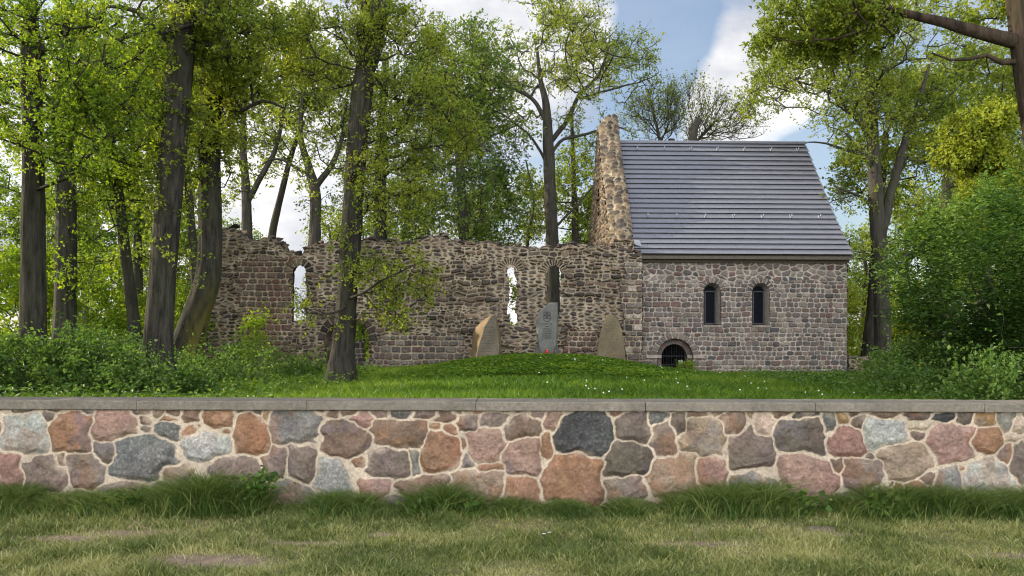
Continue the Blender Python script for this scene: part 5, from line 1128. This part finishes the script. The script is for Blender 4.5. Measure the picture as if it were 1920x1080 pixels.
def build_grass():
    r = np.random.default_rng(77)
    # mown verge
    n = 190000; y = r.uniform(4.9, 7.62, n); x = r.uniform(-1, 1, n) * (y * .66 + .7); b = bare(x, y); keep = r.random(n) > b * .93; x, y, b = x[keep], y[keep], b[keep]
    pt = fbm(x * 1.1, y * 1.6, s=31); h = (.024 + .045 * r.random(len(x)) ** 2) * (.5 + 1.1 * pt) * (1 + .9 * (fbm(x * 4, y * 4, s=30) > .6))
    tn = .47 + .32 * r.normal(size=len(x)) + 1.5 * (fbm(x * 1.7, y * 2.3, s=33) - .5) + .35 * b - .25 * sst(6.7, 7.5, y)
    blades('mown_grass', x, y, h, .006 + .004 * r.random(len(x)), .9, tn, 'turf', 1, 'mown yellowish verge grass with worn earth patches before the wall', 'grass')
    # tall tufts at the wall foot
    xs, ys, hs = [], [], []
    tuf = [(30, 70, .28), (120, 60, .2), (190, 60, .22), (260, 55, .26), (330, 50, .34), (385, 45, .46), (440, 45, .36), (480, 30, .28), (620, 45, .22), (680, 35, .2), (790, 40, .22), (835, 35, .32), (880, 30, .2), (960, 60, .14), (1060, 60, .12), (1180, 60, .14), (1270, 30, .2), (1320, 25, .3), (1370, 40, .34), (1430, 45, .36), (1470, 25, .26), (1580, 30, .2), (1640, 45, .28), (1690, 35, .32), (1760, 40, .3), (1820, 40, .30), (1880, 40, .26), (1940, 50, .28), (-40, 60, .25)]
    for px, wd, hh in tuf:
        k = int(wd * 36); xx = X_(px, 7.5) + r.normal(size=k) * wd * .5 * 7.5 / F; yy = 7.62 - np.abs(r.normal(size=k)) * .16; xs.append(xx); ys.append(yy); hs.append(1.3 * hh * r.uniform(.35, 1.1, k) * np.exp(-((xx - X_(px, 7.5)) / (wd * .9 * 7.5 / F)) ** 2))
    k = 4500; xs.append(r.uniform(-6, 6, k)); ys.append(7.66 - np.abs(r.normal(size=k)) * .12); hs.append(.10 * r.uniform(.4, 1.3, k) * (.5 + fbm(xs[-1] * 2, xs[-1] * 0, s=3)))
    x, y, h = np.concatenate(xs), np.concatenate(ys), np.concatenate(hs)
    tn = .50 + .24 * r.normal(size=len(x)) + .7 * (fbm(x * 1.5, y * 3, s=35) - .5) + .5 * (r.random(len(x)) < .05)
    blades('tall_grass', x, y, h, .006 + .006 * r.random(len(x)), 1.25, tn, 'tuft', 2, 'tall dark green grass tufts along the foot of the boundary wall', 'grass')
    # churchyard meadow
    n = 210000; y = 9 + 18.5 * r.random(n) ** .8; x = r.uniform(-1, 1, n) * (y * .70 + 1); keep = (y > 11) & ~((y > RY - .1) & (x < X_(1203, RY))) & ~((y > CY - .08) & (x > CX0) & (x < CX1)); x, y = x[keep], y[keep]
    pt = fbm(x * .7, y * .7, s=36); h = (.10 + .16 * r.random(len(x))) * (.5 + pt)
    md = np.exp(-((x - 1.0) / 3.3) ** 4) * sst(16.5, 20, y); h = h * (1 - .45 * md)
    tn = .47 + .2 * r.normal(size=len(x)) + .9 * (fbm(x * .55, y * .9, s=38) - .5)
    blades('meadow_grass', x, y, h, .016 + .012 * r.random(len(x)), .8, tn, 'grass', 3, 'lush green meadow grass between the wall and the ruin', 'grass')
    # broad-leaved herbs on the mound and along the wall foot
    n = 60000; x = r.normal(size=n) * 2.6 + .8; y = r.uniform(18, 25.7, n); z = gz(x, y) + .03 + .11 * r.random(n); k = r.random(n) < np.exp(-((x - 1) / 3.6) ** 4); x, y, z = x[k], y[k], z[k]
    tn = .42 + .2 * r.normal(size=len(x)) + .6 * (fbm(x * 1.2, y * 1.2, s=41) - .5)
    o = leaf_mesh('ground_cover', np.stack([x, y, z], 1), .085, tn, 9, M['grass'], None, 1.3, .85); tag(o, 'low leafy herbs carpeting the mound below the memorial stones', 'herbs', kind='stuff')
    cl = [(500, 900, .10), (470, 912, .1), (215, 945, .08), (250, 940, .07), (1395, 950, .10), (1500, 940, .12), (1520, 955, .1), (1640, 945, .11), (875, 955, .08), (800, 965, .09), (1660, 962, .08)]
    P = []
    for px, py, rad in cl:
        c = np.array([X_(px, 7.35), 7.35, max(.08, Z_(py, 7.35))]); v = r.normal(size=(70, 3)) * rad * np.array([1, .5, .6]); P.append(c + v)
    P = np.vstack(P); o = leaf_mesh('wall_foot_herbs', P, .06, .45 + .2 * r.normal(size=len(P)), 10, M['leaf_shrub'], None, .5, .95); tag(o, 'broad-leaved weeds among the tall grass at the wall foot', 'weeds', kind='stuff')
    # weeds and litter under the trees on the left and right
    n = 30000; x = np.concatenate([r.uniform(-12, -3.6, n // 2), r.uniform(6.2, 12, n // 2)]); y = r.uniform(10.5, 22, n); z = gz(x, y) + .38 * r.random(n) ** 1.4 * (.4 + fbm(x * .8, y * .8, s=44))
    o = leaf_mesh('undergrowth', np.stack([x, y, z], 1), .08, .42 + .2 * r.normal(size=n) + .7 * (fbm(x * .9, y * .9, s=43) - .5), 12, M['leaf_shrub'], None, .7, .6); tag(o, 'low leafy undergrowth beneath the trees behind the wall', 'undergrowth', kind='stuff')
build_grass()

def fern(px, py, d, s, seed, label):
    r = np.random.default_rng(seed); x, z = X_(px, d), float(gz(np.array([X_(px, d)]), np.array([d]))[0])
    root = empty('fern', (x, d, z)); tag(root, label, 'fern', 'ferns behind the wall')
    nf = 7
    for f in range(nf):
        a = f / nf * 2 * math.pi + r.uniform(-.3, .3); L = s * r.uniform(.8, 1.1); pts = []
        V = []; T = []; tn = []
        for k in range(16):
            t = k / 15; p = np.array([math.cos(a) * L * .55 * t, math.sin(a) * L * .55 * t, L * (1.15 * t - .45 * t * t)])
            sd = np.array([-math.sin(a), math.cos(a), 0]); w = L * .20 * math.sin(math.pi * min(1, t * .85 + .13)) * (1 - t * .55)
            for g in (-1, 1):
                n = len(V); V += [p, p + sd * g * w + np.array([0, 0, -.02]) + np.array([math.cos(a), math.sin(a), 0]) * w * .25, p + np.array([math.cos(a) * .03, math.sin(a) * .03, .02]) * L * 1.3]; T.append((n, n + 1, n + 2)); tn += [.62 + .15 * r.normal()] * 3
        make_mesh('frond', np.array(V), [np.array(T)], M['grass'], root, tone=np.clip(tn, 0, 1))
def flower(kind, px, py, label, d=None, seed=1):
    if d is None: d = CAMH * F / (py - HOR)
    r = np.random.default_rng(seed); x = X_(px, d); z = float(gz(np.array([x]), np.array([d]))[0])
    root = empty(kind, (x, d, z)); tag(root, label, 'flower')
    H = max(.07, Z_(py, d) - z) if d > 10 else .07
    a = Acc(); a.tube([(0, 0, 0), (.005, 0, H * .5), (0, 0, H)], .003 if d < 10 else .008, 5, (.1, .2, .03)); a.build('stem', plain_material('flower_stem', (.06, .13, .02)), root)
    h = Acc(); R = .014 if d < 10 else .04
    if kind == 'daisy':
        for k in range(11):
            t = k / 11 * 2 * math.pi; c, s = math.cos(t), math.sin(t); h.add([(0, 0, H), (c * R - s * R * .3, s * R + c * R * .3, H + .003), (c * R * 1.3, s * R * 1.3, H + .001), (c * R + s * R * .3, s * R - c * R * .3, H + .003)], [(0, 1, 2, 3)], None, (.8, .8, .8))
    else:
        h.tube([(0, 0, H - R), (0, 0, H - R * .6), (0, 0, H), (0, 0, H + R * .6), (0, 0, H + R)], [R * .1, R * .8, R, R * .8, R * .1], 10, (.8, .8, .8))
    h.build('head', M['petal'], root)
def small_things():
    for k, (px, py, d, s, lb) in enumerate([(425, 740, 14.6, .55, 'fern just right of the tall curved trunk'), (470, 740, 15.2, .5, 'smaller fern between two others above the wall'), (548, 738, 15.6, .62, 'bright upright fern left of the forked oak'), (505, 740, 15.0, .5, 'low fern second from the forked oak')]): fern(px, py, d, s, 80 + k, lb)
    flower('daisy', 1021, 1017, 'white daisy in the mown verge, left one of a close pair', seed=2)
    flower('daisy', 1031, 1014, 'white daisy in the mown verge, right one of a close pair', seed=3)
    flower('dandelion', 1065, 677, 'white seed head on the mound right of the tall slab', 23.6, 4)
    flower('dandelion', 1196, 686, 'white seed head below the chapel corner', 23.4, 5)
    r = np.random.default_rng(44); hd = None
    for k in range(46):
        px = r.uniform(1000, 1640); py = r.uniform(706, 742); d = 12.5 + (742 - py) / 36 * 11; x = X_(px, d)
        if hd is None:
            h = Acc(); h.tube([(0, 0, 0), (0, 0, .012), (0, 0, .02), (0, 0, .03)], [.008, .032, .028, .004], 8, (.8, .8, .8)); hd = h.build('meadow_flower', M['petal']); o = hd
        else: o = hd.copy(); COL.objects.link(o)
        tag(o, 'tiny white flower scattered in the meadow grass', 'flower', 'white flowers in the meadow')
        o.location = (x, d, float(gz(np.array([x]), np.array([d]))[0]) + r.uniform(.12, .2)); s_ = r.uniform(.35, .6); o.scale = (s_, s_, 1)
    # fallen twig and flat stone in the verge
    a = Acc(); d = CAMH * F / (1000 - HOR)
    a.tube([(X_(240, d), d, .03), (X_(256, d + .12), d + .12, .06), (X_(266, d + .05), d + .05, .04), (X_(290, d - .02), d - .02, .02)], [.006, .006, .005, .003], 6, (.3, .25, .15)); a.tube([(X_(256, d + .12), d + .12, .06), (X_(245, d + .22), d + .22, .07)], [.004, .002], 5, (.3, .25, .15))
    o = a.build('twig', M['dry'], None, True); tag(o, 'dry pale twig lying in the worn grass on the left', 'twig')
    d = CAMH * F / (992 - HOR); P = [(X_(px, d), 0) for px in range(1517, 1562, 4)]
    t = np.linspace(0, 2 * math.pi, 26, endpoint=False); cx = X_(1540, d); V = []
    r = np.random.default_rng(6)
    rad = 1 + .12 * r.normal(size=26)
    for (k, z) in ((1, -.05), (1, .005), (.9, .022), (.5, .027)): V += [(cx + .13 * rad[i] * k * math.cos(q), d + .08 * rad[i] * k * math.sin(q), z + .006 * math.sin(3 * q)) for i, q in enumerate(t)]
    V.append((cx, d, .027)); q = [(L * 26 + i, L * 26 + (i + 1) % 26, (L + 1) * 26 + (i + 1) % 26, (L + 1) * 26 + i) for L in range(3) for i in range(26)]
    a = Acc(); a.add(V, q, [(78 + i, 78 + (i + 1) % 26, 104) for i in range(26)], srgb(112, 102, 84)); o = a.build('flat_stone', M['memorial'], None, True); tag(o, 'flat pale stone sunk in the verge before the wall', 'stone')
    # sunlit yellow rape seen through the gap on the right
    r = np.random.default_rng(9); n = 2600; x = r.uniform(X_(1684, 60), X_(1722, 60), n); y = r.uniform(58, 66, n); z = gz(x, y) + r.random(n) * 1.0
    C = np.stack([x, y, z], 1); nr = r.normal(size=(n, 3)); s = .12
    V = (C[:, None] + r.normal(size=(n, 4, 3)) * s * .6).reshape(-1, 3)
    o = make_mesh('rape_flowers', V, [np.arange(n * 4).reshape(n, 4)], M['yellow']); tag(o, 'strip of yellow flowering rape glimpsed behind the big oak', 'flowers', kind='stuff')
small_things()
